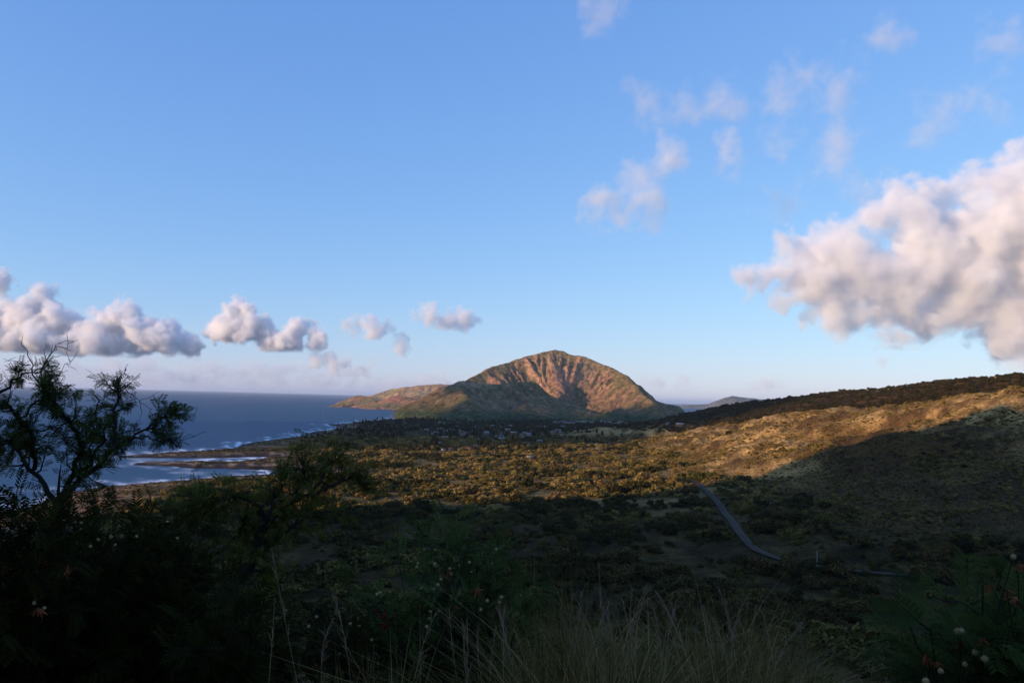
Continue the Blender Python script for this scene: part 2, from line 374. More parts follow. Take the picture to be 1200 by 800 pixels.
def hill_mat(name, sc):
    k = Nodes(name); a = k.noise(sc, 6, 0.68); b = k.noise(sc * 0.2, 4, 0.6)
    v = k.math('ADD', k.math('ADD', k.math('MULTIPLY', k.ramp(a, 0.34, 0.66), 0.8), k.math('MULTIPLY', k.ramp(b, 0.3, 0.7), 0.4)), 0.4)
    k.base(k.mix(1.0, k.attr('tint'), v, 'MULTIPLY')); k.bump(a, 9.0, 0.7); return k.m

BACK = [(540, 452, 4330), (547, 446, 4380), (562, 437, 4460), (578, 428.5, 4540), (590, 426, 4590), (600, 423, 4630), (624, 415, 4690), (641, 411, 4700), (651, 409.7, 4720), (659, 411, 4720), (667, 414.5, 4710), (685, 418, 4690), (699, 423.5, 4650),
        (714, 429.5, 4600), (728, 436, 4520), (738, 444, 4400), (748, 455, 4230), (757, 464, 4050), (765, 471, 3880), (773, 479, 3700), (779, 488, 3540)]
FRONT = [(538, 447.5, 3620), (552, 448.5, 3620), (566, 449, 3640), (585, 449.5, 3700), (602, 448.5, 3780), (622, 446.6, 3860), (631, 450.5, 3880), (639, 457.5, 3880), (648, 463.5, 3860), (660, 470, 3830)]
FRONTL = [(545, 446.5, 4300), (543, 446.5, 3900), (538, 447.3, 3620), (541, 454, 3470), (546, 463, 3330), (551, 472, 3200), (556, 480, 3080)]
LOW = [(660, 470, 3830), (650, 473, 3560), (668, 476, 3480), (690, 480, 3400), (712, 485, 3340)]
LOW2 = [(640, 462, 3800), (626, 468, 3560), (612, 476, 3420), (600, 483, 3330)]
SHOULDER = [(765, 468, 4650), (778, 472, 4600), (793, 475.4, 4500), (801, 484, 4350)]
RIM = []
def crater_tint(X, Y, H, AUX):
    n = fbm(X / 90, Y / 90, 201, 4); n2 = fbm(X / 25, Y / 25, 205, 3)
    red = np.array([0.36, 0.185, 0.105]); green = np.array([0.145, 0.115, 0.045]); pale = np.array([0.46, 0.29, 0.17]); scrub = np.array([0.04, 0.05, 0.02])
    w = sstep(-0.25, 0.3, n * 0.7 + n2 * 0.6 + (AUX - 0.42) * 0.9 + 0.10)[..., None]
    c = red * w + green * (1 - w)
    top = sstep(150, 330, H)[..., None]
    c = c * (1 - 0.35 * top) + np.array([0.38, 0.235, 0.12]) * 0.35 * top
    p = (sstep(0.3, 0.55, n2 + 0.3 * n) * 0.7)[..., None]
    c = c * (1 - p) + pale * p
    rim = RIM[0][..., None]; c = c * (1 - rim) + np.array([0.42, 0.25, 0.17]) * rim
    mid = ((0.5 + 0.4 * sstep(-120, -280, X)) * sstep(200, 70, H + 45 * n + 20 * n2))[..., None]; c = c * (1 - mid) + np.array([0.12, 0.092, 0.042]) * (1 + .5 * n2[..., None]) * mid
    low = sstep(62, 24, H + 12 * n)[..., None]
    c = c * (1 - low) + scrub * (1.3 + n2[..., None]) * low
    return np.clip(c, 0.015, 0.6)
hm = hill_mat('crater_slopes', 0.05)
CX, CY, CZ = crest_hills('crater_hill', -900, 1150, 2750, 5500, 8, [(BACK, 0.95, 36, 58), (FRONT, 0.80, 20, 70), (FRONTL, 0.60, 16, 70), (LOW, 0.36, 9, 70), (LOW2, 0.55, 12, 80), (SHOULDER, 0.5, 8, 120)], 6, hm, crater_tint, 300)

HL1 = [(391, 474.5, 6400), (400, 470, 6350), (416, 463.7, 6250), (420, 463, 6200), (433, 464.7, 6150), (441, 471, 6000)]
HL2 = [(433, 466, 6700), (439, 462, 6800), (460, 455.3, 6900), (493, 451.3, 6900), (516, 449.6, 6900), (527, 450.7, 6900), (535, 453, 6900), (560, 462, 6900)]
HL3 = [(444, 473, 6000), (449, 468, 5900), (460, 464.5, 5800), (468, 462.6, 5750), (479, 465.5, 5700), (492, 470, 5600)]
HL4 = [(464, 480.5, 4600), (476, 475, 4650), (486, 470.3, 4700), (500, 470.5, 4750), (515, 476, 4700)]
HL5 = [(447, 483, 4000), (452, 482, 4000), (458, 483, 3950), (463, 485, 3850), (474, 484, 3900), (485, 483, 3950)]
def head_tint(X, Y, H, AUX):
    n = fbm(X / 150, Y / 150, 401, 4)[..., None]; n2 = fbm(X / 35, Y / 35, 405, 3)[..., None]
    red = np.array([0.40, 0.17, 0.10]); green = np.array([0.16, 0.13, 0.05]); tan = np.array([0.50, 0.33, 0.18])
    w = sstep(-0.25, 0.35, n + 0.5 * n2); c = red * w + green * (1 - w)
    w = sstep(0.1, 0.5, n2 - 0.3 * n) * 0.5; c = c * (1 - w) + tan * w
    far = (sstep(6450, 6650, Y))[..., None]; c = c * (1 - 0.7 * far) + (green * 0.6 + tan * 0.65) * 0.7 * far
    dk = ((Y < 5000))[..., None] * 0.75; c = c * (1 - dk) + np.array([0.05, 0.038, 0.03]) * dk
    return np.clip(c, 0.015, 0.6)
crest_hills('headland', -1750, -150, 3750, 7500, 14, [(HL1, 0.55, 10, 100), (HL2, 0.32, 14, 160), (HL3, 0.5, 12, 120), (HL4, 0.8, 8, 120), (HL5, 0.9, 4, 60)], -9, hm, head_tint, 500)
ISL = [(800, 474.2, 15500), (818, 474, 15500), (830, 473, 15500), (842, 468.5, 15500), (850, 465.5, 15500), (858, 463.6, 15500), (866, 464.8, 15500), (876, 466, 15500), (886, 466.8, 15500), (900, 469, 15500), (940, 473, 15500)]
def isl_tint(X, Y, H, AUX):
    n = fbm(X / 300, Y / 300, 601, 4)[..., None]; return np.clip(np.array([0.14, 0.14, 0.115]) * (1 + 0.4 * n), 0.02, 0.5)
crest_hills('far_headland', 2500, 7500, 14500, 16800, 40, [(ISL, 0.5, 30, 400)], -3, hm, isl_tint, 700)

FAR = [(925, 470.5, 3400), (955, 465, 3400), (985, 460.5, 3400), (1020, 456.5, 3400), (1060, 452.5, 3400), (1110, 448.5, 3400), (1180, 445, 3400)]
def far_tint(X, Y, H, AUX):
    n = fbm(X / 120, Y / 120, 651, 4)[..., None]; return np.clip(np.array([0.30, 0.22, 0.13]) * (1 + 0.5 * n), 0.02, 0.5)
crest_hills('distant_slope', 900, 3000, 2900, 4200, 20, [(FAR, 0.35, 8, 150)], 20, hm, far_tint, 720)

# ------------------------------------------------------------------ road
def drape(pts_px, n):
    """pixels of the photograph dropped on the ground sheet, then resampled evenly"""
    W = []
    for (px, py) in pts_px:
        d = ray(px, py); lo = None
        for Y in np.exp(np.linspace(math.log(150), math.log(4000), 1200)):
            p = d / d[1] * Y
            if EYE + p[2] <= hz(p[0], p[1]): lo = p[:2]; break
        if lo is not None: W.append(lo)
    W = np.array(W); s = np.concatenate([[0], np.cumsum(np.hypot(*np.diff(W, axis=0).T))]); q = np.linspace(0, s[-1], n)
    P = np.stack([np.interp(q, s, W[:, 0]), np.interp(q, s, W[:, 1])], 1)
    for _ in range(6): P[1:-1] = (P[:-2] + P[1:-1] * 2 + P[2:]) / 4
    return P
def strip(name, P, w0, w1, lift, mat, ko=None, kind='structure', parent=None):
    T = np.gradient(P, axis=0); T /= np.linalg.norm(T, axis=1, keepdims=True); Nn = np.stack([T[:, 1], -T[:, 0]], 1)
    cols = np.linspace(w0, w1, 5); XY = P[:, None] + Nn[:, None] * cols[None, :, None]
    ex = P[:, None] + Nn[:, None] * np.linspace(-4.6, 4.6, 9)[None, :, None]
    zm = np.max(hz(ex[..., 0], ex[..., 1]), axis=1); zm = np.convolve(np.pad(zm, 4, 'edge'), np.ones(9) / 9, 'valid')
    zz = np.broadcast_to(zm[:, None], XY.shape[:2]) + lift
    V = np.concatenate([XY, zz[..., None]], -1).reshape(-1, 3)
    o = mesh_obj(name, V, grid_quads(len(P), 5), mat, None, True, parent)
    if kind: o['kind'] = kind
    return o
ROAD = drape([(812, 563), (820, 569), (834, 582), (845, 594), (856, 609), (866, 624), (876, 636), (886, 645), (902, 652), (920, 657), (938, 661), (958, 664.5), (985, 668), (1015, 671.5), (1060, 675), (1110, 677)], 140)
rk = Nodes('asphalt'); a = rk.noise(0.6, 4); rk.base(rk.mix(rk.ramp(a, .3, .7), (0.042, 0.030, 0.024), (0.056, 0.041, 0.032))); rk.b.inputs['Roughness'].default_value = 0.7
vk = Nodes('road_verge'); a = vk.noise(0.5, 4); vk.base(vk.mix(vk.ramp(a, .3, .7), (0.05, 0.036, 0.016), (0.10, 0.068, 0.03)))
strip('road_verge', ROAD, -3.0, 3.0, 0.10, vk.m)
strip('road', ROAD, -2.2, 2.2, 0.22, rk.m)
white = plain('road_paint', (0.22, 0.175, 0.15), 0.6); yel = plain('road_centre_paint', (0.15, 0.11, 0.04), 0.6)
strip('road_marking', ROAD, -2.05, -1.8, 0.23, white); strip('road_marking', ROAD, 1.85, 2.0, 0.23, white); strip('road_marking', ROAD, -0.12, 0.12, 0.23, yel)

# ------------------------------------------------------------------ foliage helpers
def leaf_mat(name, tints, kind='OBJECT', wood=(0.045, 0.033, 0.024), rough=0.75, tr=0.0):
    """tints: colours an individual is drawn between; 'wood' vertices take the bark colour"""
    k = Nodes(name)
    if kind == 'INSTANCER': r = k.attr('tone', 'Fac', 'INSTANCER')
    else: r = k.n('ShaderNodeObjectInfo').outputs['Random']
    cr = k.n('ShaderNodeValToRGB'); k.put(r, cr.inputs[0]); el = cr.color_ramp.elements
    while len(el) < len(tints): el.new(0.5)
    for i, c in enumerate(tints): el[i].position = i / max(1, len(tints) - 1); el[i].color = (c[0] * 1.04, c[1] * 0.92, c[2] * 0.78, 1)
    lf = k.attr('leaf', 'Fac')
    c = k.mix(1.0, cr.outputs[0], k.math('ADD', k.math('MULTIPLY', lf, 1.1), 0.45), 'MULTIPLY')
    k.base(k.mix(k.attr('wood', 'Fac'), c, wood)); k.b.inputs['Roughness'].default_value = rough
    return k.m

def quads_at(c, nrm, up, sx, sy):
    """one quad per row, centred on c, in the plane normal to nrm"""
    u = np.cross(nrm, up); u /= np.linalg.norm(u, axis=1, keepdims=True) + 1e-9
    v = np.cross(nrm, u)
    u = u * np.asarray(sx).reshape(-1, 1); v = v * np.asarray(sy).reshape(-1, 1)
    V = np.stack([c - u - v, c + u - 0.6 * v, c + 0.7 * u + v, c - 0.8 * u + 0.8 * v], 1).reshape(-1, 3)
    return V, np.arange(len(V)).reshape(-1, 4)

def tube(P, r0, r1, sides=5):
    P = np.asarray(P, float); n = len(P)
    T = np.gradient(P, axis=0); T /= np.linalg.norm(T, axis=1, keepdims=True) + 1e-9
    a = np.array([0.31, 0.77, 0.55]); U = np.cross(T, a); U /= np.linalg.norm(U, axis=1, keepdims=True) + 1e-9; W = np.cross(T, U)
    r = np.linspace(r0, r1, n)[:, None, None]; th = np.linspace(0, 2 * np.pi, sides, endpoint=False)
    V = P[:, None] + r * (np.cos(th)[None, :, None] * U[:, None] + np.sin(th)[None, :, None] * W[:, None])
    return V.reshape(-1, 3), grid_quads(n, sides, True)

class Bag:
    def __init__(self): self.V = []; self.Q = []; self.n = 0; self.A = {}
    def add(self, V, Q, **att):
        self.V.append(np.asarray(V)); self.Q.append(np.asarray(Q) + self.n); self.n += len(V)
        for k in ('wood', 'leaf'):
            self.A.setdefault(k, []).append(np.broadcast_to(np.asarray(att.get(k, 0.0), float), (len(V),)))
    def arrays(self): return np.concatenate(self.V), np.concatenate(self.Q), {k: np.concatenate(v) for k, v in self.A.items()}
    def build(self, name, mat, parent=None, smooth=False):
        V, Q, A = self.arrays(); return mesh_obj(name, V, Q, mat, A, smooth, parent)

def crown(bag, rng, n, rx, rz, zc, lobes, size, shell=0.55):
    """leaf clumps spread through a lumpy crown"""
    L = []
    for _ in range(lobes):
        a = rng.random() * 2 * np.pi; q = rng.random() ** 0.6
        L.append((math.cos(a) * q * rx * 0.68, math.sin(a) * q * rx * 0.68, zc + (rng.random() - 0.45) * rz * 0.9, rng.uniform(0.3, 0.55)))
    L = np.array(L); i = rng.integers(0, lobes, n)
    v = rng.normal(size=(n, 3)); v /= np.linalg.norm(v, axis=1, keepdims=True)
    q = (shell + (1 - shell) * rng.random(n)) * np.where(rng.random(n) < 0.25, rng.random(n), 1)
    c = L[i, :3] + v * (q * L[i, 3])[:, None] * np.array([rx, rx, rz])
    c[:, 2] = np.maximum(c[:, 2], 0.03 * rz)
    nr = v * 0.9 + rng.normal(size=(n, 3)) * 0.55 + np.array([0, 0, 0.25]); nr /= np.linalg.norm(nr, axis=1, keepdims=True)
    s = size * rng.uniform(0.6, 1.3, n)
    V, Q = quads_at(c, nr, rng.normal(size=(n, 3)), s, s * rng.uniform(0.5, 1.0, n))
    bag.add(V, Q, leaf=np.repeat(rng.random(n), 4))
    return L

def bush_mesh(seed, n, rx, h, lobes, size, trunk=0.25):
    rng = np.random.default_rng(seed); b = Bag()
    L = crown(b, rng, n, rx, h * 0.62, h * (0.45 + 0.15 * trunk), lobes, size)
    for l in L[:5]:
        m = np.array([l[0] * 0.35, l[1] * 0.35, l[2] * 0.5])
        V, Q = tube([(rng.normal() * 0.03, rng.normal() * 0.03, -0.15 * h), m, l[:3]], 0.035 * h, 0.012 * h, 4); b.add(V, Q, wood=1.0)
    return b

# unit-sized shapes (about 1 m radius): scrub bushes, upright trees
PROTO = [bush_mesh(10 + i, 420, 1.0, 1.0, 9, 0.115) for i in range(4)] + [bush_mesh(30 + i, 300, 1.0, 0.75, 6, 0.13) for i in range(2)] + [bush_mesh(50 + i, 420, 0.55, 2.1, 9, 0.12, 1.0) for i in range(3)]

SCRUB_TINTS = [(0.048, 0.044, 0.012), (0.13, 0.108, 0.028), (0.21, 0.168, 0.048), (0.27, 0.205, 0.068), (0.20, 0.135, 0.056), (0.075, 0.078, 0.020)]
DARK_TINTS = [(0.024, 0.026, 0.008), (0.04, 0.036, 0.010), (0.06, 0.042, 0.016), (0.034, 0.040, 0.011)]

def scatter(name, P, scl, pid, tone, mat, seed):
    """many bushes that read as one cover: the shapes and the points they grow at live in one object"""
    V, role, Q, A, n = [], [], [], {'wood': [], 'leaf': []}, 0
    used = sorted(set(pid.tolist())); remap = {k: i for i, k in enumerate(used)}
    for k in used:
        v, q, a = PROTO[k].arrays(); V.append(v); Q.append(q + n); n += len(v); role.append(np.full(len(v), remap[k], float))
        for kk in A: A[kk].append(a[kk])
    N = len(P); V.append(P); role.append(np.full(N, 99.0))
    rng = np.random.default_rng(seed)
    pad = lambda x: np.concatenate([np.zeros(n), x])
    att = {'role': np.concatenate(role), 'wood': np.concatenate(A['wood'] + [np.zeros(N)]), 'leaf': np.concatenate(A['leaf'] + [np.zeros(N)]),
           'scl': pad(scl), 'tone': pad(tone), 'pid': pad(np.array([remap[int(k)] for k in pid], float)), 'turn': pad(rng.random(N) * 6.28)}
    ob = mesh_obj(name, np.concatenate(V), np.concatenate(Q), mat, att, False)
    ng = bpy.data.node_groups.new('grow_' + name, 'GeometryNodeTree')
    ng.interface.new_socket('Geometry', in_out='INPUT', socket_type='NodeSocketGeometry'); ng.interface.new_socket('Geometry', in_out='OUTPUT', socket_type='NodeSocketGeometry')
    X = ng.nodes.new; Lk = ng.links.new; gi, go = X('NodeGroupInput'), X('NodeGroupOutput')
    def named(nm):
        x = X('GeometryNodeInputNamedAttribute'); x.data_type = 'FLOAT'; x.inputs['Name'].default_value = nm; return x.outputs['Attribute']
    def sel(v):
        s = X('GeometryNodeSeparateGeometry'); s.domain = 'POINT'; c = X('FunctionNodeCompare'); c.data_type = 'FLOAT'; c.operation = 'EQUAL'
        Lk(named('role'), c.inputs[0]); c.inputs[1].default_value = v; c.inputs['Epsilon'].default_value = 0.1
        Lk(gi.outputs[0], s.inputs['Geometry']); Lk(c.outputs[0], s.inputs['Selection']); return s.outputs['Selection']
    j = X('GeometryNodeJoinGeometry')
    for k in reversed(range(len(used))):
        gt = X('GeometryNodeGeometryToInstance'); Lk(sel(float(k)), gt.inputs[0]); Lk(gt.outputs[0], j.inputs[0])
    iop = X('GeometryNodeInstanceOnPoints'); Lk(sel(99.0), iop.inputs['Points']); Lk(j.outputs[0], iop.inputs['Instance'])
    iop.inputs['Pick Instance'].default_value = True
    Lk(named('pid'), iop.inputs['Instance Index'])
    cx = X('ShaderNodeCombineXYZ'); Lk(named('turn'), cx.inputs[2])
    e2r = X('FunctionNodeEulerToRotation'); Lk(cx.outputs[0], e2r.inputs[0]); Lk(e2r.outputs[0], iop.inputs['Rotation'])
    Lk(named('scl'), iop.inputs['Scale']); Lk(iop.outputs[0], go.inputs[0])
    md = ob.modifiers.new('grow', 'NODES'); md.node_group = ng
    ob['kind'] = 'stuff'
    return ob

def to_px(P):
    d = np.asarray(P) - np.array([0, 0, EYE]); z = d @ F
    return 600 + FPX * (d @ RT) / z, 400 - FPX * (d @ UP) / z, z

rng = np.random.default_rng(7)
def field(y0, y1, cell, jitter=0.9, u=0.72):
    """loosely spaced points on the land inside the field of view and a margin beside it"""
    X, Y = np.meshgrid(np.arange(-u * y1, u * y1, cell), np.arange(y0, y1, cell))
    X = (X + rng.uniform(-.5, .5, X.shape) * cell * jitter * 2).ravel(); Y = (Y + rng.uniform(-.5, .5, Y.shape) * cell * jitter * 2).ravel()
    m = (np.abs(X) < u * Y + 20) & (Y > y0) & (Y < y1); X, Y = X[m], Y[m]
    return X, Y, hz(X, Y), gsd(X, Y)
def near_line(x, y, pts, wdt):
    m = np.zeros(x.shape, bool); P = np.asarray(pts)
    for a, b in zip(P[:-1, :2], P[1:, :2]):
        e = b - a; t = np.clip(((x - a[0]) * e[0] + (y - a[1]) * e[1]) / max(e @ e, 1e-9), 0, 1)
        m |= np.hypot(x - a[0] - t * e[0], y - a[1] - t * e[1]) < wdt
    return m

PTS, SCL, PID, TON, ZON = [], [], [], [], []
def put(x, y, z, s, pid, tone, zone):
    PTS.append(np.stack([x, y, z], 1)); SCL.append(s); PID.append(pid); TON.append(tone); ZON.append(np.full(len(x), zone))
ROADV = ROAD[:int(len(ROAD) * .64)]
# scrub of the plain: grown together in drifts, with open ground between
X, Y, Z, S = field(230, 1720, 5.4)
d = fbm(X / 75, Y / 75, 811, 4); d2 = fbm(X / 26, Y / 26, 813, 3)
keep = (S > 26) & (Z < 26) & (rng.random(len(X)) < np.clip(0.68 + 2.0 * d + 1.3 * d2, 0.02, 0.98)) & ~near_line(X, Y, ROADV, 5.2) & ~near_line(X, Y, ROAD, 2.2)
X, Y, Z, d = X[keep], Y[keep], Z[keep], d[keep]
s = np.exp(rng.normal(size=len(X)) * 0.5) * 2.7 * (1 + 1.0 * d)
s = np.where(near_line(X, Y, ROADV, 11), np.minimum(s, 2.2), s)
s = np.where(near_line(X, Y, ROAD, 5.5), np.minimum(s, 1.9), s)
s = np.where(S[keep] < 95, np.minimum(s, 1.5), s)
s = np.clip(s, 1.0, 8.0)
put(X, Y, Z - 0.2, s, rng.integers(0, 6, len(X)), np.clip(0.42 + 1.7 * fbm(X / 80, Y / 80, 821, 3) + rng.normal(size=len(X)) * 0.17, 0, 1) * np.where(Y < 640, 0.22, 1.0), 0)  # tones cut on the near side, shade put into the bush colour
# scrub of the right-hand hill: small bushes in dry grass, denser in the gullies
X, Y, Z, S = field(300, 1700, 4.2)
d = fbm(X / 55, Y / 55, 831, 4)
keep = (Z >= 24) & (X > -20) & (behind_crest(X, Y) < .6) & (rng.random(len(X)) < np.clip(0.62 + 1.4 * d, 0.16, 0.97)) & ~near_line(X, Y, ROAD, 8)
X, Y, Z, d = X[keep], Y[keep], Z[keep], d[keep]
put(X, Y, Z - 0.15, np.clip(np.exp(rng.normal(size=len(X)) * 0.4) * 1.15, 0.5, 4.0) * (1 + 1.3 * np.clip(d, 0, 1)), rng.integers(0, 6, len(X)), np.clip(0.5 + 0.9 * fbm(X / 60, Y / 60, 841, 3) + rng.normal(size=len(X)) * 0.2, 0, 1), 1)
# tussocks of dry grass between the bushes
X, Y, Z, S = field(420, 1500, 2.9)
keep = (Z >= 22) & (X > -20) & (behind_crest(X, Y) < .5) & (rng.random(len(X)) < np.clip(0.70 + 1.2 * fbm(X / 40, Y / 40, 861, 3), 0.1, 0.95)) & ~near_line(X, Y, ROAD, 5)
X, Y, Z = X[keep], Y[keep], Z[keep]
put(X, Y, Z - 0.1, rng.uniform(0.45, 1.15, len(X)), rng.integers(4, 6, len(X)), np.clip(np.maximum(sstep(-230, -110, crest_gap(X, Y)), sstep(.43, .34, X / Y) * sstep(700, 930, Y + .25 * X)) * 0.8 + rng.normal(size=len(X)) * .18, 0, 1), 4)  # tones painted pale on sunlit slopes and dark on shaded ones
# kiawe wood on the far ridge
X, Y, Z, S = field(780, 2700, 7.5)
keep = (Z > 38) & (X > 150) & (rng.random(len(X)) < 0.9) & (behind_crest(X, Y) > .5)
X, Y, Z = X[keep], Y[keep], Z[keep]
put(X, Y, Z - 0.3, np.clip(np.exp(rng.normal(size=len(X)) * .35) * 3.0, 1.2, 6), rng.integers(0, 6, len(X)), rng.random(len(X)), 2)
# trees of the settled flat and the foot of the crater
X, Y, Z, S = field(1650, 3500, 15)
d = fbm(X / 130, Y / 130, 851, 3)
keep = (Z < 30) & (S > 60) & (X < 0.28 * Y) & (rng.random(len(X)) < np.clip(0.5 + 1.6 * d, 0.05, 0.95))
X, Y, Z = X[keep], Y[keep], Z[keep]
p = np.where(rng.random(len(X)) < 0.3, rng.integers(6, 9, len(X)), rng.integers(0, 4, len(X)))
put(X, Y, Z - 0.3, rng.uniform(3.0, 6.5, len(X)), p, rng.random(len(X)), 3)
PTS = np.concatenate(PTS); SCL = np.concatenate(SCL); PID = np.concatenate(PID); TON = np.concatenate(TON); ZON = np.concatenate(ZON)
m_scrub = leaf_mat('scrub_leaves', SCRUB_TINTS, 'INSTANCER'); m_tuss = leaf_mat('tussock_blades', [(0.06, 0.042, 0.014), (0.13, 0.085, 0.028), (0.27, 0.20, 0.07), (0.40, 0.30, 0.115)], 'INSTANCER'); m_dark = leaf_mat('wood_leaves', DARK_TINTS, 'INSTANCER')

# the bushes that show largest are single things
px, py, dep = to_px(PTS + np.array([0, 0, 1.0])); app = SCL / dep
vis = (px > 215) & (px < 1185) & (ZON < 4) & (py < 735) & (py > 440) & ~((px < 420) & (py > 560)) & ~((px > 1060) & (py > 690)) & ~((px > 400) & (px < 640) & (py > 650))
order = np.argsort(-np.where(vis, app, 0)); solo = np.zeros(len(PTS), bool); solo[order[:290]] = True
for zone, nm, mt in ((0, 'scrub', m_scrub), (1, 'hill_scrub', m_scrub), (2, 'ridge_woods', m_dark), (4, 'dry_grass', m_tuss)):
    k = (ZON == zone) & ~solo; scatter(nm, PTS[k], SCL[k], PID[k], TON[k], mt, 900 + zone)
m_solo = leaf_mat('shaded_bush_leaves', [(0.058, 0.045, 0.014), (0.038, 0.031, 0.010), (0.09, 0.064, 0.020), (0.115, 0.078, 0.028), (0.05, 0.047, 0.013)])  # same scrub in darker tints, carrying the shade it stands in
BIGP = [bush_mesh(110 + i, 1500, 1.0, 1.0, 12, 0.062) for i in range(4)] + [bush_mesh(130 + i, 1100, 1.0, 0.75, 9, 0.066) for i in range(2)]
solo_src = {}
for i in np.where(solo)[0]:
    k = int(PID[i]) % 6
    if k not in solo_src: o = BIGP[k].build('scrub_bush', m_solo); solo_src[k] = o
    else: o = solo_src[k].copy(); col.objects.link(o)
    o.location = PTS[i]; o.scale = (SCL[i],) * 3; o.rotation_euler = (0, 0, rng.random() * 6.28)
    o['category'] = 'bush'
    if ZON[i] == 0: o['label'] = 'rounded scrub bush in the shaded valley floor below the lookout'; o['group'] = 'scrub bushes in the shaded valley'
    else: o['label'] = 'low dry bush on the shaded lower slope of the right hill'; o['group'] = 'dry bushes on the shaded hillside'

# ------------------------------------------------------------------ near plants
def arr(*v): return np.array(v, float)
def pinnate(pairs, leaflets, L=1.0, pl=0.42):
    """a feathery leaf: pairs of pinnae along a stalk, each set with small leaflets (leaflets = 0: one narrow blade per pinna)"""
    V, Q, n = [], [], 0
    def blade(a, b, w):
        nonlocal n
        t = b - a; s = np.cross(t, [0, 0, 1]); s = s / (np.linalg.norm(s) + 1e-9) * w; m = a + t * 0.45
        V.extend([a, m + s, b, m - s]); Q.append([n, n + 1, n + 2, n + 3]); n += 4
    blade(arr(0, 0, 0), arr(L, 0, -0.12 * L), 0.008 * L)
    for i in range(pairs):
        f = 0.22 + 0.78 * i / max(1, pairs - 1); o = arr(L * f, 0, -0.12 * L * f * f); ln = pl * L * (1 - 0.35 * abs(f - 0.55))
        for sd in (-1, 1):
            d = arr(0.55, 0.83 * sd, -0.12 - 0.15 * f); d /= np.linalg.norm(d); e = o + d * ln
            if leaflets == 0: blade(o, e, 0.06 * L)
            else:
                blade(o, e, 0.006 * L)
                for k in range(leaflets):
                    g = 0.1 + 0.9 * k / (leaflets - 1); c = o + d * ln * g; s2 = np.cross(d, [0, 0, 1]); s2 /= np.linalg.norm(s2)
                    for q in (-1, 1): blade(c, c + (s2 * q * 0.85 + d * 0.5) * 0.082 * L * (1 - 0.4 * g), 0.016 * L)
    return np.array(V), np.array(Q)
LEAF_FINE = pinnate(6, 11); LEAF_MID = pinnate(6, 0); LEAF_TREE = pinnate(5, 0, 1.0, 0.5)
def frames(d, rng, roll=0.7):
    d = d / (np.linalg.norm(d, axis=1, keepdims=True) + 1e-9)
    z = arr(0, 0, 1) + rng.normal(size=d.shape) * roll * 0.5; y = np.cross(z, d); y /= np.linalg.norm(y, axis=1, keepdims=True) + 1e-9
    return np.stack([d, y, np.cross(d, y)], 2)          # columns x, y, z
def add_leaves(bag, tmpl, P, D, size, rng):
    V, Q = tmpl; M = frames(D, rng); n = len(P); s = size * rng.uniform(0.65, 1.25, n)
    W = np.einsum('nij,vj->nvi', M, V) * s[:, None, None] + P[:, None]
    bag.add(W.reshape(-1, 3), (Q[None] + (np.arange(n) * len(V))[:, None, None]).reshape(-1, 4), leaf=np.repeat(rng.random(n), len(V)))

def wander(a, b, rng, n=9, amp=0.06):
    t = np.linspace(0, 1, n)[:, None]; L = np.linalg.norm(b - a)
    w = np.cumsum(rng.normal(size=(n, 3)), 0); w -= w[0]; w = w - t * w[-1]
    return a + (b - a) * t + w * amp * L / math.sqrt(n) + arr(0, 0, 1) * 0.0
class Plant:
    """branches as tubes and leaves as feathery sprays, collected into two meshes"""
    def __init__(self, seed): self.rng = np.random.default_rng(seed); self.wood = Bag(); self.fol = Bag(); self.tw = []
    def limb(self, P, r0, r1, twigs=0, tl=0.3, leaves=True, start=0.2, sides=5, up=0.25):
        P = np.asarray(P, float); V, Q = tube(P, r0, r1, sides); self.wood.add(V, Q, wood=1.0)
        rng = self.rng; s = np.linspace(0, 1, len(P))
        for _ in range(twigs):
            f = start + (1 - start) * rng.random(); a = np.array([np.interp(f, s, P[:, k]) for k in range(3)])
            t = np.array([np.interp(min(1, f + .05), s, P[:, k]) - np.interp(max(0, f - .05), s, P[:, k]) for k in range(3)]); t /= np.linalg.norm(t) + 1e-9
            d = t * 0.6 + rng.normal(size=3) * 0.6 + arr(0, 0, up); d /= np.linalg.norm(d)
            L = tl * rng.uniform(0.5, 1.3); B = wander(a, a + d * L, rng, 6, 0.16)
            V, Q = tube(B, r1 * 1.1 + 0.001, 0.0012, 3); self.wood.add(V, Q, wood=1.0)
            if leaves: self.tw.append(B)
        return P
    def leaf_out(self, tmpl, size, per=5, spread=0.9, droop=-0.1):
        rng = self.rng; P, D = [], []
        for B in self.tw:
            n = rng.poisson(per)
            for _ in range(n):
                f = 0.15 + 0.85 * rng.random(); k = f * (len(B) - 1); i = min(int(k), len(B) - 2); P.append(B[i] + (B[i + 1] - B[i]) * (k - i))
                t = B[-1] - B[0]; t /= np.linalg.norm(t); D.append(t * 0.5 + rng.normal(size=3) * spread * 0.6 + arr(0, 0, droop))
        if P: add_leaves(self.fol, tmpl, np.array(P), np.array(D), size, rng)
    def build(self, name, label, cat, loc, mleaf, mwood, leaf_part='foliage', wood_part='branches'):
        e = bpy.data.objects.new(name, None); e.location = loc; col.objects.link(e); e['label'] = label; e['category'] = cat
        for b, nm, mt in ((self.wood, wood_part, mwood), (self.fol, leaf_part, mleaf)):
            if b.n:
                V, Q, A = b.arrays(); mesh_obj(nm, V - loc, Q, mt, A, nm == wood_part, e)
        return e

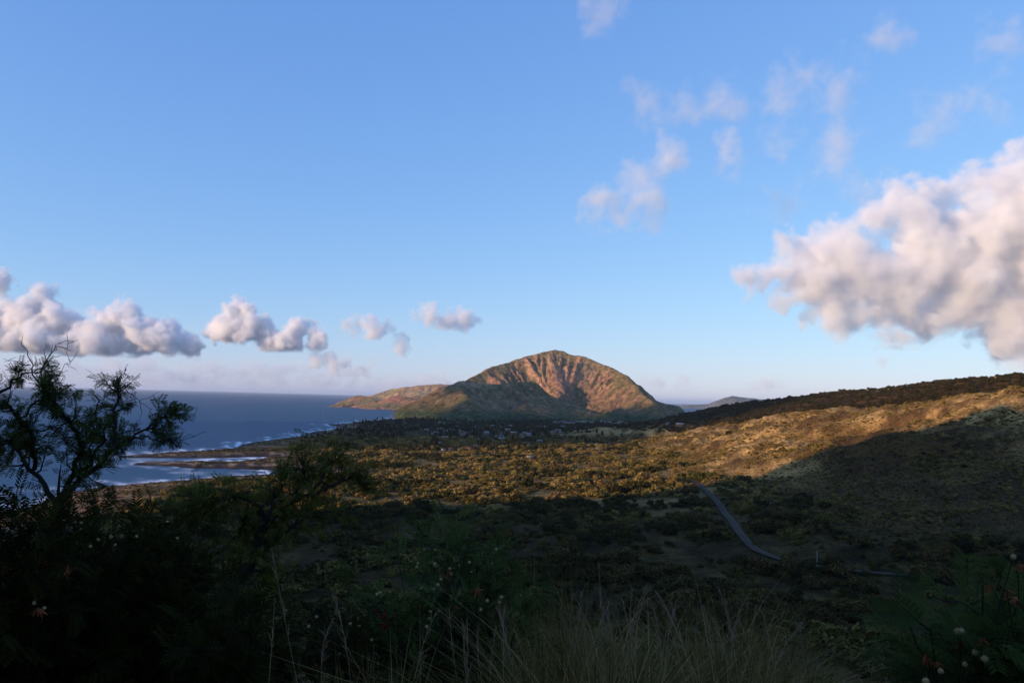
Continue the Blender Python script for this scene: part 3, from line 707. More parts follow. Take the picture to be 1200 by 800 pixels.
m_bark = plain('dark_bark', (0.035, 0.027, 0.02), 0.9)
def near_leaf(name, a, b):
    k = Nodes(name); lf = k.attr('leaf', 'Fac'); k.base(k.mix(lf, a, b)); k.b.inputs['Roughness'].default_value = 0.8; k.b.inputs['Specular IOR Level'].default_value = 0.03
    tr = k.t.nodes.new('ShaderNodeBsdfTranslucent'); k.put(k.mix(lf, [c * 1.3 for c in a], [c * 1.3 for c in b]), tr.inputs[0])
    ms = k.t.nodes.new('ShaderNodeMixShader'); ms.inputs[0].default_value = 0.35; o = k.t.nodes['Material Output']
    k.t.links.new(k.b.outputs[0], ms.inputs[1]); k.t.links.new(tr.outputs[0], ms.inputs[2]); k.t.links.new(ms.outputs[0], o.inputs[0]); return k.m
m_kiawe = near_leaf('kiawe_leaves', (0.020, 0.026, 0.006), (0.075, 0.088, 0.016))
m_sway = near_leaf('leaning_tree_leaves', (0.034, 0.036, 0.008), (0.15, 0.145, 0.026))
m_koa = near_leaf('shrub_leaves', (0.028, 0.040, 0.010), (0.090, 0.115, 0.028))
m_shadeleaf = near_leaf('shaded_shrub_leaves', (0.014, 0.013, 0.003), (0.040, 0.038, 0.008))  # shrub leaves again, deep shade put into the colour
m_puff = plain('flower_white', (0.52, 0.35, 0.16), 0.9, 0.05)
m_pod = plain('seed_pod_brown', (0.26, 0.075, 0.028), 0.6); m_podred = plain('seed_pod_red', (0.11, 0.022, 0.016), 0.6)

def on_ground(px, Y, dx=0):
    p = at(px, 600, Y); return arr(p[0] + dx, p[1], float(hz(p[0], p[1])) - 0.03)

# --- the thorny tree at the left edge, branches reaching out over the sea
T1 = Plant(21)
def trace(pts, Y, dz=0.0, jit=0.05):
    P = np.array([at(px, py, Y + dz * i / max(1, len(pts) - 1)) for i, (px, py) in enumerate(pts)])
    q = np.linspace(0, 1, len(P)); n = len(P) * 3; t = np.linspace(0, 1, n)
    Z = np.stack([np.interp(t, q, P[:, k]) for k in range(3)], 1); Z[1:-1] = (Z[:-2] + 2 * Z[1:-1] + Z[2:]) / 4
    Z[1:-1] += T1.rng.normal(size=Z[1:-1].shape) * 0.012; return Z
base1 = on_ground(45, 6.2)
root = at(68, 590, 6.0)
trunk = np.array([base1, base1 * 0.65 + root * 0.35 + arr(0.06, 0, 0), base1 * 0.3 + root * 0.7 - arr(0.03, 0, 0), root])
T1.limb(trunk, 0.05, 0.034, 6, 0.5, True, 0.4, 7)
for pts, dz, r0, r1, tw, tl in (
    ([(68, 590), (93, 562), (114, 545), (132, 527), (156, 512), (180, 498), (196, 484)], 0.8, .026, .005, 44, .34),
    ([(132, 527), (136, 500), (137, 470), (139, 452)], 0.3, .016, .006, 17, .30),
    ([(68, 590), (84, 560), (99, 524), (84, 500), (69, 476), (50, 456)], -0.5, .024, .006, 38, .36),
    ([(99, 524), (108, 505), (112, 484), (116, 470)], 0.5, .014, .004, 14, .28),
    ([(93, 562), (104, 540), (120, 515), (124, 498)], -0.7, .016, .004, 14, .30),
    ([(68, 590), (40, 550), (14, 520), (-20, 500)], 0.5, .022, .008, 26, .38),
    ([(40, 550), (38, 515), (24, 490), (4, 470)], -0.4, .018, .006, 26, .36),
    ([(-30, 475), (0, 458), (18, 444), (36, 434), (52, 432)], 0.2, .016, .003, 14, .26),
    ([(24, 490), (40, 470), (58, 462), (76, 466)], 0.2, .010, .003, 12, .24),
    ([(-20, 540), (0, 520), (20, 508), (60, 500)], -0.3, .016, .004, 18, .32),
    ([(156, 512), (172, 512), (190, 516), (205, 516)], 0.2, .008, .003, 7, .20),
    ([(180, 498), (190, 488), (202, 486), (214, 488)], 0.1, .006, .002, 5, .16)):
    T1.limb(trace(pts, 6.0, dz), r0, r1, int(tw * .85), tl * .52, True, .2, 5, -.05)
for pts, r0 in (([(50, 456), (40, 436), (31, 415), (27, 393)], .008), ([(40, 438), (56, 424), (66, 408), (70, 403)], .006), ([(64, 409), (76, 407), (85, 401)], .004), ([(36, 428), (22, 424), (4, 420)], .004),
                ([(139, 452), (140, 445), (144, 437), (150, 426)], .007), ([(138, 455), (128, 446), (117, 441)], .004), ([(139, 452), (152, 462), (166, 472), (180, 480)], .004), ([(186, 503), (208, 495), (229, 487)], .003), ([(180, 515), (212, 515), (242, 506)], .003),
                ([(69, 476), (80, 465), (100, 458)], .004), ([(56, 446), (72, 432), (82, 420)], .003), ([(42, 440), (60, 443), (80, 434)], .003), ([(50, 456), (66, 452), (76, 440)], .003)):
    T1.limb(trace(pts, 6.0), r0, .0016, 3, .14, False, .1, 4)
T1.leaf_out(LEAF_TREE, 0.072, 12.0, 0.8)
T1.build('thorn_tree', 'thorny leafy tree with bare grey twig tips at the left edge against the sea', 'tree', base1, m_kiawe, m_bark, 'crown', 'trunk')

# --- the leaning tree in the dark gap right of it
T2 = Plant(33); b2 = on_ground(205, 9.0, 0.0)
def tr2(pts, Y=9.5, dz=0.0): return trace(pts, Y, dz)
T2.limb(np.vstack([b2[None], tr2([(228, 722), (245, 710), (266, 692), (290, 671), (299, 650), (303, 628), (312, 606)])]), .07, .034, 4, .5, True, .7, 7)
for pts, dz, tw in (([(303, 628), (322, 606), (341, 590), (359, 581), (380, 574)], .8, 30), ([(341, 590), (352, 568), (358, 553), (356, 543)], -.3, 26), ([(359, 581), (378, 560), (388, 542), (402, 532)], .5, 30), ([(380, 574), (398, 566), (412, 560), (424, 566)], .3, 20),
                    ([(312, 606), (300, 590), (280, 583), (255, 586), (232, 592)], -.6, 40), ([(280, 583), (262, 572), (240, 574), (214, 588)], .5, 30), ([(312, 606), (322, 585), (332, 568), (330, 556)], .6, 26), ([(255, 586), (228, 598), (205, 600)], .3, 22),
                    ([(299, 650), (318, 640), (336, 622), (360, 604), (392, 598)], .4, 26), ([(290, 671), (306, 668), (322, 672)], .2, 4), ([(266, 692), (262, 668), (262, 640)], .3, 8), ([(300, 640), (306, 650), (310, 668)], -.2, 18), ([(290, 590), (285, 610), (288, 640)], .3, 16)):
    T2.limb(tr2(pts, 9.5, dz), .022, .006, tw, .34, True, .2, 5, .05)
T2.leaf_out(LEAF_TREE, 0.105, 8.5, 0.8)
T2.build('leaning_tree', 'spreading feathery green tree with a dark leaning trunk, right of the thorny tree', 'tree', b2, m_sway, m_bark, 'crown', 'trunk')

# --- flower heads and pods
def puff_mesh(seed):
    rng = np.random.default_rng(seed); b = Bag(); n = 90; i = np.arange(n) + .5; ph = np.arccos(1 - 2 * i / n); th = np.pi * (1 + 5 ** .5) * i
    v = np.stack([np.cos(th) * np.sin(ph), np.sin(th) * np.sin(ph), np.cos(ph)], 1); V, Q = quads_at(v * 0.80, v, rng.normal(size=(n, 3)), np.full(n, .2), np.full(n, .2)); b.add(V, Q)
    V, Q = quads_at(v * 0.92, np.cross(v, rng.normal(size=(n, 3))), v, np.full(n, .05), np.full(n, .18)); b.add(V, Q)
    return b
def pods_mesh(seed, n=9):
    rng = np.random.default_rng(seed); b = Bag()
    for _ in range(n):
        d = rng.normal(size=3) * 0.55 + arr(0, 0, -0.9); d /= np.linalg.norm(d); s = np.cross(d, rng.normal(size=3)); s /= np.linalg.norm(s); L = rng.uniform(.7, 1.15); w = 0.085; nn = np.cross(d, s)
        t = np.linspace(0, 1, 6); c = d[None] * (t * L)[:, None] + nn[None] * (0.12 * np.sin(t * 3))[:, None]; ww = w * np.sin(np.clip(t * 1.05 + .08, 0, 1) * np.pi) ** .5
        V = np.concatenate([np.stack([c - s * ww[:, None], c + nn * 0.02, c + s * ww[:, None]], 1)]).reshape(-1, 3); b.add(V, grid_quads(6, 3))
    return b
_puff = puff_mesh(1).build('flower_head', m_puff, None, True); _pod = pods_mesh(2).build('pod_cluster', m_pod); _podr = pods_mesh(3, 14).build('pod_cluster', m_podred)
SRC = {'flower_head': _puff, 'pod_cluster': _pod, 'red': _podr}; _used = set()
def attach(kind, parent, p, size, rng):
    s = SRC[kind]
    if kind in _used: o = s.copy(); col.objects.link(o)
    else: o = s; _used.add(kind)
    o.parent = parent; o.location = arr(*p) - np.array(parent.location); o.scale = (size * rng.uniform(.8, 1.15),) * 3; o.rotation_euler = (rng.normal() * .3, rng.normal() * .3, rng.random() * 6.28)
    return o

def shrub(seed, name, label, base_px, Y, tips, tmpl, size, mleaf, puffs=(), pods=(), red=(), stems=3, tw=12, tl=.25, per=5, psz=.011, podsz=.10, spread=0.5):
    S = Plant(seed); rng = S.rng; b = on_ground(base_px, Y)
    targets = [at(px, py, Y + rng.uniform(-spread, spread)) for px, py in tips]
    for t in targets:
        a = b + arr(rng.normal() * .12, rng.normal() * .12, 0); m = a * 0.5 + t * 0.5 + arr((t[0] - a[0]) * -0.12, rng.normal() * .1, 0.1 * abs(t[0] - a[0]))
        P = np.stack([(1 - u) ** 2 * a + 2 * u * (1 - u) * m + u * u * t for u in np.linspace(0, 1, 10)]) + rng.normal(size=(10, 3)) * .012
        S.limb(P, .0075 * Y / 4, .002, tw, tl, True, .3, 5)
    extra = []
    for lst, kind, sz in ((puffs, 'flower_head', psz), (pods, 'pod_cluster', podsz), (red, 'red', podsz)):
        for (px, py) in lst:
            p = at(px, py, Y + rng.uniform(-spread, -spread * .2)); j = min(range(len(targets)), key=lambda q: np.linalg.norm(targets[q] - p)); a = targets[j] * .6 + b * .4 + (p - targets[j]) * .5
            V, Q = tube(wander(a, p, rng, 6, .12), .004, .0015, 3); S.wood.add(V, Q, wood=1.0); extra.append((kind, p, sz))
    S.leaf_out(tmpl, size, per)
    e = S.build(name, label, 'shrub', b, mleaf, m_bark, 'foliage', 'stems')
    for kind, p, sz in extra: attach(kind, e, p, sz, rng)
    return e
Z4 = lambda L: [(300 + x / 2.4, 620 + y / 2.4) for x, y in L]
ZR = lambda L: [(1040 + x / 4, 600 + y / 4) for x, y in L]
shrub(41, 'flowering_shrub', 'feathery shrub at the right edge with white pompom flowers and a brown pod cluster', 1175, 2.3,
      [(1196, 640), (1172, 655), (1150, 690), (1120, 700), (1215, 690), (1090, 745), (1060, 740), (1128, 752), (1170, 740), (1205, 750), (1150, 785), (1090, 790), (1190, 800), (1225, 640), (1240, 720)], LEAF_FINE, .105, m_koa,
      ZR([(590, 208), (345, 555), (362, 710), (250, 742), (180, 790), (455, 685), (410, 655), (330, 556)]), ZR([(200, 680), (180, 668), (230, 700), (600, 395), (560, 362), (612, 245), (430, 700), (350, 610), (485, 335), (440, 585)]), (), tw=10, tl=.20, per=7, psz=.0080, podsz=.027, spread=.3)
shrub(42, 'flowering_shrub', 'feathery shrub at bottom centre dotted with many small white pompom flowers', 530, 5.0,
      [(440, 690), (470, 668), (500, 665), (520, 655), (545, 645), (562, 640), (580, 646), (600, 690), (615, 705), (480, 705), (450, 720), (545, 690), (575, 680), (530, 720), (500, 735), (590, 725), (560, 740), (470, 745), (615, 735), (540, 770)], LEAF_MID, .115, m_koa,
      Z4([(455, 95), (503, 97), (545, 110), (573, 102), (600, 92), (605, 118), (520, 140), (512, 155), (665, 95), (675, 55), (465, 165), (490, 230), (487, 250), (480, 273), (515, 230), (690, 190), (650, 200), (632, 225), (745, 185), (685, 205), (452, 105), (548, 126), (498, 168)]),
      Z4([(560, 215), (690, 225), (540, 118), (455, 215), (620, 165)]), (), tw=11, tl=.28, per=8, psz=.0095, podsz=.05)
shrub(43, 'flowering_shrub', 'shrub with dark red seed pods and a few white pompoms among tall grass', 425, 5.0,
      [(372, 715), (395, 705), (420, 700), (445, 708), (460, 722), (385, 740), (410, 735), (440, 745), (362, 745)], LEAF_MID, .10, m_shadeleaf,
      Z4([(350, 178), (340, 182), (170, 245), (148, 272), (325, 310), (325, 325), (340, 305), (235, 350), (285, 250), (290, 270), (265, 265)]), Z4([(80, 360), (165, 375), (200, 310)]),
      Z4([(318, 262), (365, 235), (370, 265), (345, 225), (395, 235), (300, 300), (205, 300)]), tw=7, tl=.22, per=6, psz=.0095, podsz=.05)
for i, (lab, bx, Y, tips, pf, pd) in enumerate((
    ('blackish shrub at the far left bottom with reddish hanging pods', 30, 4.6, [(-30, 600), (0, 610), (30, 615), (55, 630), (-20, 660), (20, 650), (60, 680), (90, 690), (10, 700), (-30, 720), (50, 720), (85, 740), (20, 760), (-10, 790), (70, 790), (100, 770)], [(40, 706), (52, 712)], [(44, 712), (6, 664), (80, 662), (52, 655)]),
    ('dark shrub below the thorny tree with a cluster of white pompoms on top', 115, 5.2, [(70, 610), (95, 620), (120, 622), (145, 612), (100, 650), (130, 655), (160, 650), (120, 690), (150, 700), (95, 720), (135, 740), (165, 735), (120, 770)], [(88, 611), (95, 612), (94, 619), (130, 628), (144, 628), (160, 628), (106, 640), (115, 632), (135, 638)], [(85, 664), (103, 706)]),
    ('dense dark shrub under the leaning tree with a few pale flowers', 195, 5.6, [(165, 622), (190, 612), (215, 625), (235, 650), (180, 660), (210, 680), (240, 690), (170, 710), (200, 730), (235, 735), (190, 770), (225, 775), (255, 760)], [(196, 611), (205, 628), (208, 630), (197, 658)], [(163, 712), (160, 706)]),
    ('low dark shrub at the bottom between the leaning tree and the tall grass', 285, 4.6, [(250, 745), (270, 735), (295, 745), (320, 752), (260, 780), (300, 785), (330, 790)], [], []))):
    shrub(51 + i, 'dark_shrub', lab, bx, Y, tips, LEAF_MID, .115, m_shadeleaf, pf, pd, (), tw=13, tl=.34, per=11, psz=.010, podsz=.065, spread=.6)

# --- grass on the slope in front of the lens
def grass_bag(seed, tufts):
    rng = np.random.default_rng(seed); b = Bag()
    for (x, y, h, n, sp) in tufts:
        z = float(hz(x, y)) - 0.03
        a = rng.random(n) * 6.28; lean = np.abs(rng.normal(size=n)) * sp; L = h * rng.uniform(.5, 1.1, n); t = np.linspace(0, 1, 5)
        ox, oy = rng.normal(size=n) * .05, rng.normal(size=n) * .05; w = rng.uniform(.0016, .0035, n)
        r = (lean * L)[:, None] * t ** 1.8; zz = L[:, None] * (t - 0.25 * lean[:, None] * t ** 2.5)
        C = np.stack([x + ox[:, None] + np.cos(a)[:, None] * r, y + oy[:, None] + np.sin(a)[:, None] * r, z + zz], -1)
        s = np.stack([-np.sin(a), np.cos(a), 0 * a], -1); s = np.where(rng.random((n, 1)) < .5, s, arr(1, 0, 0)); ww = (w[:, None] * (1 - .9 * t ** 2))[..., None]
        V = np.stack([C - s[:, None] * ww, C + s[:, None] * ww], 2).reshape(-1, 3)
        q = grid_quads(5, 2); Q = (q[None] + (np.arange(n) * 10)[:, None, None]).reshape(-1, 4); b.add(V, Q, leaf=np.repeat(rng.random(n), 10))
    return b
rng = np.random.default_rng(77); tf = []
for _ in range(950):
    px = rng.uniform(230, 1120); Y = rng.uniform(2.6, 6.5); p = at(px, 700, Y); k = sstep(330, 420, px) * sstep(1080, 900, px)
    if rng.random() > 0.35 + 0.65 * k: continue
    top = 0.40 + (0.32 + .42 * sstep(560, 640, px) * sstep(920, 840, px)) * k * (0.7 + 0.3 * math.sin(px / 41 + Y)) - .04 + rng.normal() * .17
    tf.append((p[0], p[1], max(.3, top), int(rng.uniform(24, 60)), rng.uniform(.5, 1.7)))
gk = Nodes('grass_blades'); lf = gk.attr('leaf', 'Fac'); cr = gk.n('ShaderNodeValToRGB'); gk.put(lf, cr.inputs[0]); e = cr.color_ramp.elements; e[0].color = (.075, .055, .012, 1); e[1].color = (.40, .22, .085, 1); q = e.new(.65); q.color = (.16, .105, .026, 1)
gk.base(cr.outputs[0]); gk.b.inputs['Roughness'].default_value = .6
go_ = grass_bag(5, tf).build('grass', gk.m); go_['kind'] = 'stuff'
# seeding stalks that stand above it, each a plant of its own
m_straw = plain('dry_straw', (0.36, 0.24, 0.11), .8); m_plume = plain('seed_plume', (0.36, 0.20, 0.12), .9)
def stalk(seed, px0, py0, px1, py1, Y, bend, label, group=None, heads=24, hl=.15):
    rng = np.random.default_rng(seed); a = at(px0, py0, Y); g0 = arr(a[0], a[1], float(hz(a[0], a[1])) - .02); t = at(px1, py1, Y + rng.uniform(-.3, .3))
    m = (g0 + t) / 2 + arr(bend * -.3, 0, .18 * abs(bend) + .05); u = np.linspace(0, 1, 16)[:, None]; P = (1 - u) ** 2 * g0 + 2 * u * (1 - u) * m + u * u * t
    o = bpy.data.objects.new('grass_stalk', None); o.location = g0; col.objects.link(o); o['label'] = label; o['category'] = 'grass stalk'
    if group: o['group'] = group
    b = Bag(); V, Q = tube(P - g0, .0021, .0009, 4); b.add(V, Q); b.build('stem', m_straw, o)
    b = Bag(); Tn = P[-1] - P[-3]; Tn /= np.linalg.norm(Tn)
    for _ in range(heads):
        f = 1 - rng.random() ** .8 * .34; k = f * 15; i = min(int(k), 14); c = P[i] + (P[i + 1] - P[i]) * (k - i) - g0; d = Tn + rng.normal(size=3) * .22; d /= np.linalg.norm(d); L = hl * rng.uniform(.25, .6)
        V, Q = tube(np.stack([c, c + d * L * .5 + rng.normal(size=3) * .004, c + d * L + arr(0, 0, -.012)]), .0013, .0005, 3); b.add(V, Q)
    b.build('seed_head', m_plume, o); return o
stalk(1, 1132, 742, 1056, 696, 2.6, .5, 'long arching grass stalk whose pale plume points left, beside the right-edge shrub', hl=.16)
stalk(2, 1020, 800, 938, 734, 3.0, .3, 'dry grass stalk with a stiff pale seed head leaning left, at the bottom right', hl=.2)
stalk(3, 400, 800, 318, 640, 3.6, .1, 'tall thin grass stalk rising before the leaning tree', heads=10, hl=.12)
stalk(4, 720, 760, 702, 658, 4.6, .05, 'single thin stalk standing highest above the middle of the grass', heads=12, hl=.14)
stalk(5, 632, 720, 626, 654, 5.0, .02, 'thin dark stalk just right of the white flowered centre shrub', heads=8, hl=.1)
stalk(6, 300, 790, 322, 700, 3.4, -.1, 'short bent stalk in the dark gap under the leaning tree', heads=10, hl=.12)
rs = np.random.default_rng(9)
for i in range(44):
    px = rs.uniform(560, 900) if i < 34 else rs.uniform(330, 560); top = rs.uniform(688, 725) + (0 if 620 < px < 860 else 14)
    stalk(100 + i, px + rs.uniform(0, 45), 780, px + rs.uniform(-70, 45), top, rs.uniform(3.4, 5.6), rs.uniform(-.6, .9), 'pinkish seeding grass stalk standing in the dense grass at bottom centre', 'seeding grass stalks at bottom centre')

# ------------------------------------------------------------------ houses, masts and poles
def box(b, c, sx, sy, sz, rot=0.0, taper=1.0):
    x, y, z = c; P = []
    for k, (zz, f) in enumerate(((0, 1), (sz, taper))):
        for u, v in ((-1, -1), (1, -1), (1, 1), (-1, 1)):
            X, Y = u * sx / 2 * f, v * sy / 2 * f; P.append((x + X * math.cos(rot) - Y * math.sin(rot), y + X * math.sin(rot) + Y * math.cos(rot), z + zz))
    b.add(np.array(P), np.array([(0, 3, 2, 1), (4, 5, 6, 7), (0, 1, 5, 4), (1, 2, 6, 5), (2, 3, 7, 6), (3, 0, 4, 7)]))
def gable(b, w, d, z0, rise, over):
    X, Y = w / 2 + over, d / 2 + over; t = 0.25
    P = [(-X, -Y, z0), (X, -Y, z0), (X, Y, z0), (-X, Y, z0), (-X, 0, z0 + rise), (X, 0, z0 + rise)]
    P += [(p[0], p[1], p[2] + t) for p in P]
    b.add(np.array(P), np.array([(6, 7, 11, 10), (8, 9, 10, 11), (1, 0, 4, 5), (3, 2, 5, 4), (0, 1, 7, 6), (2, 3, 9, 8), (0, 6, 10, 4), (3, 4, 10, 9), (1, 5, 11, 7), (2, 8, 11, 5)]))
m_walls = [plain('wall_cream', (.25, .20, .15)), plain('wall_white', (.34, .30, .27)), plain('wall_tan', (.19, .14, .10))]
m_roofs = [plain('roof_pale', (.22, .20, .19)), plain('roof_grey', (.11, .10, .095)), plain('roof_red', (.20, .085, .055)), plain('roof_white', (.30, .27, .25))]
m_glass = plain('window_dark', (.03, .035, .045), .2, .5)
def make_house(w, d, h, rise, mw, mr):
    o = bpy.data.objects.new('house', None); col.objects.link(o)
    b = Bag(); box(b, (0, 0, -1.2), w, d, h + 1.2)
    b.add(np.array([(-w / 2, -d / 2, h), (-w / 2, d / 2, h), (-w / 2, 0, h + rise * .82), (-w / 2, 0, h + rise * .82)]), np.array([(0, 2, 3, 1)]))
    b.add(np.array([(w / 2, -d / 2, h), (w / 2, d / 2, h), (w / 2, 0, h + rise * .82), (w / 2, 0, h + rise * .82)]), np.array([(0, 1, 3, 2)]))
    b.build('wall', mw, o); r = Bag(); gable(r, w, d, h + .02, rise, .6); r.build('roof', mr, o)
    for x in np.linspace(-w * .34, w * .34, 3):
        g_ = Bag(); box(g_, (x, -d / 2 - .03, h * .36), w * .16, .08, h * .38); g_.build('window', m_glass, o)
    return o
def copy_tree(o):
    c = o.copy(); col.objects.link(c)
    for ch in list(o.children):
        k = ch.copy(); col.objects.link(k); k.parent = c
    return c
HPRO = [make_house(13, 8, 3.0, 1.9, m_walls[0], m_roofs[0]), make_house(11, 9, 3.2, 2.2, m_walls[1], m_roofs[1]), make_house(15, 8, 5.6, 2.0, m_walls[2], m_roofs[3]), make_house(10, 8, 3.0, 2.0, m_walls[1], m_roofs[2])]
hused = set(); hr = np.random.default_rng(123); HOUSES = []
def house(px, py, kind, label, group=None, sc=1.0, Y=None, lift=0.0, rz=None):
    if Y is None: p = ground_at(px, py)
    else: q = at(px, py, Y); p = arr(q[0], q[1], float(hz(q[0], q[1])))
    if p is None: return
    if kind in hused: o = copy_tree(HPRO[kind])
    else: o = HPRO[kind]; hused.add(kind)
    o.location = p + arr(0, 0, lift); o.scale = (sc,) * 3; o.rotation_euler = (0, 0, hr.uniform(-.6, .6) if rz is None else rz)
    o['label'] = label; o['category'] = 'house'; HOUSES.append(p)
    if group: o['group'] = group
    return o
def ground_at(px, py):
    d = ray(px, py); Yp = 140
    for Y in np.exp(np.linspace(math.log(140), math.log(6000), 2500)):
        p = d / d[1] * Y
        if EYE + p[2] <= hz(p[0], p[1]): return arr(p[0], p[1], float(hz(p[0], p[1])))
    return None
house(621, 538, 2, 'long white roofed building in the sun at the edge of the scrub plain', sc=.65)
house(550, 527.5, 3, 'house with a red roof and white walls at the sunlit edge of the settled flat', sc=1.0)
house(783, 497.5, 1, 'white house standing alone beside the scrubby knoll below the crater', sc=.9)
house(797, 500.5, 2, 'long pale low building in the gap between the crater and the right ridge', sc=1.1)
house(702, 528, 1, 'small white house among the reddish bare ground right of the settled flat')
house(517, 496.5, 0, 'white building at the foot of the crater near the beach', sc=1.5)
for px, py in ((520, 527.5), (529, 527.5), (540, 528), (558, 524), (530, 519.5), (545, 517), (536, 522), (551, 521), (565, 518), (512, 522)):
    house(px, py, int(hr.integers(0, 4)), 'pale house between trees on the near side of the settled flat', 'houses on the near side of the settled flat', hr.uniform(.6, .85))
for px, py in ((515, 504), (522, 505), (530, 504.5), (538, 505), (545, 507.5), (557, 502), (568, 503), (577, 499), (582, 511.5), (588, 511.5), (602, 509), (611, 510), (595, 505), (552, 512), (570, 509.5), (563, 514), (590, 517), (620, 512), (505, 509), (500, 505)):
    house(px, py, int(hr.integers(0, 4)), 'small pale house among dark trees in the middle of the settled flat', 'houses in the middle of the settled flat', hr.uniform(.7, 1.05))
for px in np.linspace(650, 732, 20):
    house(px + hr.uniform(-1, 1), 495.3 + (px - 650) * .018 + hr.uniform(-.5, .5), int(hr.integers(0, 3)), 'house in the row of pale houses along the foot of the crater', 'row of houses along the foot of the crater', hr.uniform(.9, 1.3))
for px, py in ((680, 527.5), (686, 526), (691, 529.5), (697, 531), (708, 528.5), (694, 525)):
    house(px, py, 3, 'low reddish shed on the bare ground right of the settled flat', 'reddish sheds on the bare ground', hr.uniform(.6, .9))
# houses along the skyline of the right-hand ridge
for px in (962, 972, 985, 996, 1008, 1019, 1030, 1041, 1047, 1054, 1060, 1066, 1073, 1079, 1085, 1091, 1098, 1105, 1112, 1119, 1127, 1134, 1141, 1148, 1156, 1163, 1170, 1177, 1184, 1191, 1198):
    Yc = np.interp(px, (940, 1000, 1100, 1200), (2050, 1880, 1600, 1350)) + 12
    house(px + hr.uniform(-2, 2), 455, int(hr.integers(0, 4)), 'house on the skyline of the right ridge', 'houses along the skyline of the right ridge', hr.uniform(.55, .85), Y=Yc, rz=hr.uniform(-.4, .4))
house(899, 468, 1, 'small white house alone on the far ridge left of the skyline houses', Y=2160, sc=1.1)

for k_ in range(36):
    px, py = hr.uniform(498, 668), hr.uniform(499, 521); house(px, py, int(hr.integers(0, 4)), 'house with a pale roof deep among the dark trees of the settled flat', 'houses deep among the trees of the settled flat', hr.uniform(.7, 1.0))
# the trees round the houses leave the houses' near sides open
k = (ZON == 3) & ~solo; HP = np.array(HOUSES); q = PTS[k]; op = np.ones(len(q), bool)
for hp in HP:
    dx, dy = q[:, 0] - hp[0] * q[:, 1] / hp[1], hp[1] - q[:, 1]
    op &= ~((np.abs(dx) < 9 + SCL[k] * .5) & (dy > -10) & (dy < 40))
scatter('valley_woods', q[op], SCL[k][op] * .9, PID[k][op], TON[k][op], m_dark, 903)
# trees of the settled flat and the ridge that stand clear of the others
m_tree = leaf_mat('tree_leaves', [(0.028, 0.034, 0.009), (0.055, 0.052, 0.014), (0.085, 0.066, 0.02), (0.04, 0.046, 0.012)])
def tree_proto(seed, rx, h, lobes, n, size):
    o = bpy.data.objects.new('tree', None); col.objects.link(o); rg = np.random.default_rng(seed); b = Bag(); t = Bag()
    L = crown(b, rg, n, rx, h * .62, h * .62, lobes, size)
    V, Q = tube([(0, 0, -.6), (.02 * h, 0, h * .3), (0, .02 * h, h * .62)], .05 * h, .02 * h, 6); t.add(V, Q, wood=1.)
    for l in L[:6]:
        V, Q = tube([(.01 * h, 0, h * .3), (l[0] * .5, l[1] * .5, (h * .3 + l[2]) / 2), l[:3]], .02 * h, .008 * h, 4); t.add(V, Q, wood=1.)
    t.build('trunk', m_bark, o); b.build('crown', m_tree, o); return o
TP = [tree_proto(1, 4.2, 9, 10, 700, .5), tree_proto(2, 2.4, 14, 12, 700, .5), tree_proto(3, 5.5, 8, 12, 800, .55)]; tused = set()
def tree(p, kind, label, group, sc):
    if kind in tused: o = copy_tree(TP[kind])
    else: o = TP[kind]; tused.add(kind)
    o.location = p; o.scale = (sc, sc, sc * hr.uniform(.85, 1.2)); o.rotation_euler = (0, 0, hr.uniform(0, 6.28)); o['label'] = label; o['category'] = 'tree'; o['group'] = group
for px in np.concatenate([np.linspace(440, 512, 22), np.linspace(565, 660, 26)]):
    p = ground_at(px + hr.uniform(-2, 2), 529 + hr.uniform(-3.5, 1.5)); tree(p, int(hr.choice([0, 1, 1, 2])), 'tree in the line between the scrub plain and the settled flat', 'trees lining the near edge of the settled flat', hr.uniform(.7, 1.25))
for px in np.concatenate([np.linspace(505, 512, 5), np.linspace(560, 572, 5), np.linspace(598, 606, 4)]):
    p = ground_at(px, 524 + hr.uniform(-2, 2)); tree(p, 1, 'tall upright tree in a clump sunlit at its left side', 'tall upright trees on the settled flat', hr.uniform(1.0, 1.5))
for px in np.linspace(930, 1200, 46):
    Yc = np.interp(px, (940, 1000, 1100, 1200), (2050, 1880, 1600, 1350)) + hr.uniform(-12, 6); q = at(px + hr.uniform(-3, 3), 450, Yc)
    tree(arr(q[0], q[1], float(hz(q[0], q[1]))), int(hr.choice([0, 2])), 'dark tree between the houses on the skyline of the right ridge', 'trees along the skyline of the right ridge', hr.uniform(.35, .75))

m_steel = plain('galvanised_steel', (.35, .35, .36), .5, .4); m_pole = plain('pole_wood', (.20, .15, .11)); m_polew = plain('pole_pale', (.60, .57, .52))
def lattice_mast(px, py, h, label):
    p = ground_at(px, py); o = bpy.data.objects.new('radio_mast', None); o.location = p; col.objects.link(o); o['label'] = label; o['category'] = 'mast'
    b = Bag(); w = 0.55
    C = [(w * math.cos(a), w * math.sin(a)) for a in (0, 2.094, 4.189)]
    for c in C: V, Q = tube([(c[0], c[1], 0), (c[0] * .6, c[1] * .6, h)], 0.09, 0.07, 4); b.add(V, Q)
    for i in range(int(h / 2.4)):
        z = i * 2.4; f = 1 - .4 * z / h
        for k in range(3): a, c = C[k], C[(k + 1) % 3]; V, Q = tube([(a[0] * f, a[1] * f, z), (c[0] * f, c[1] * f, z + 2.4)], .035, .035, 3); b.add(V, Q)
    b.build('lattice', m_steel, o)
    for a in (0.5, 2.6, 4.7):
        g_ = Bag(); V, Q = tube([(0, 0, h * .8), (math.cos(a) * h * .5, math.sin(a) * h * .5, 0)], .03, .03, 3); g_.add(V, Q); g_.build('guy_wire', m_steel, o)
lattice_mast(377.5, 497.2, 78, 'thin tall radio mast on the coast before the open sea')
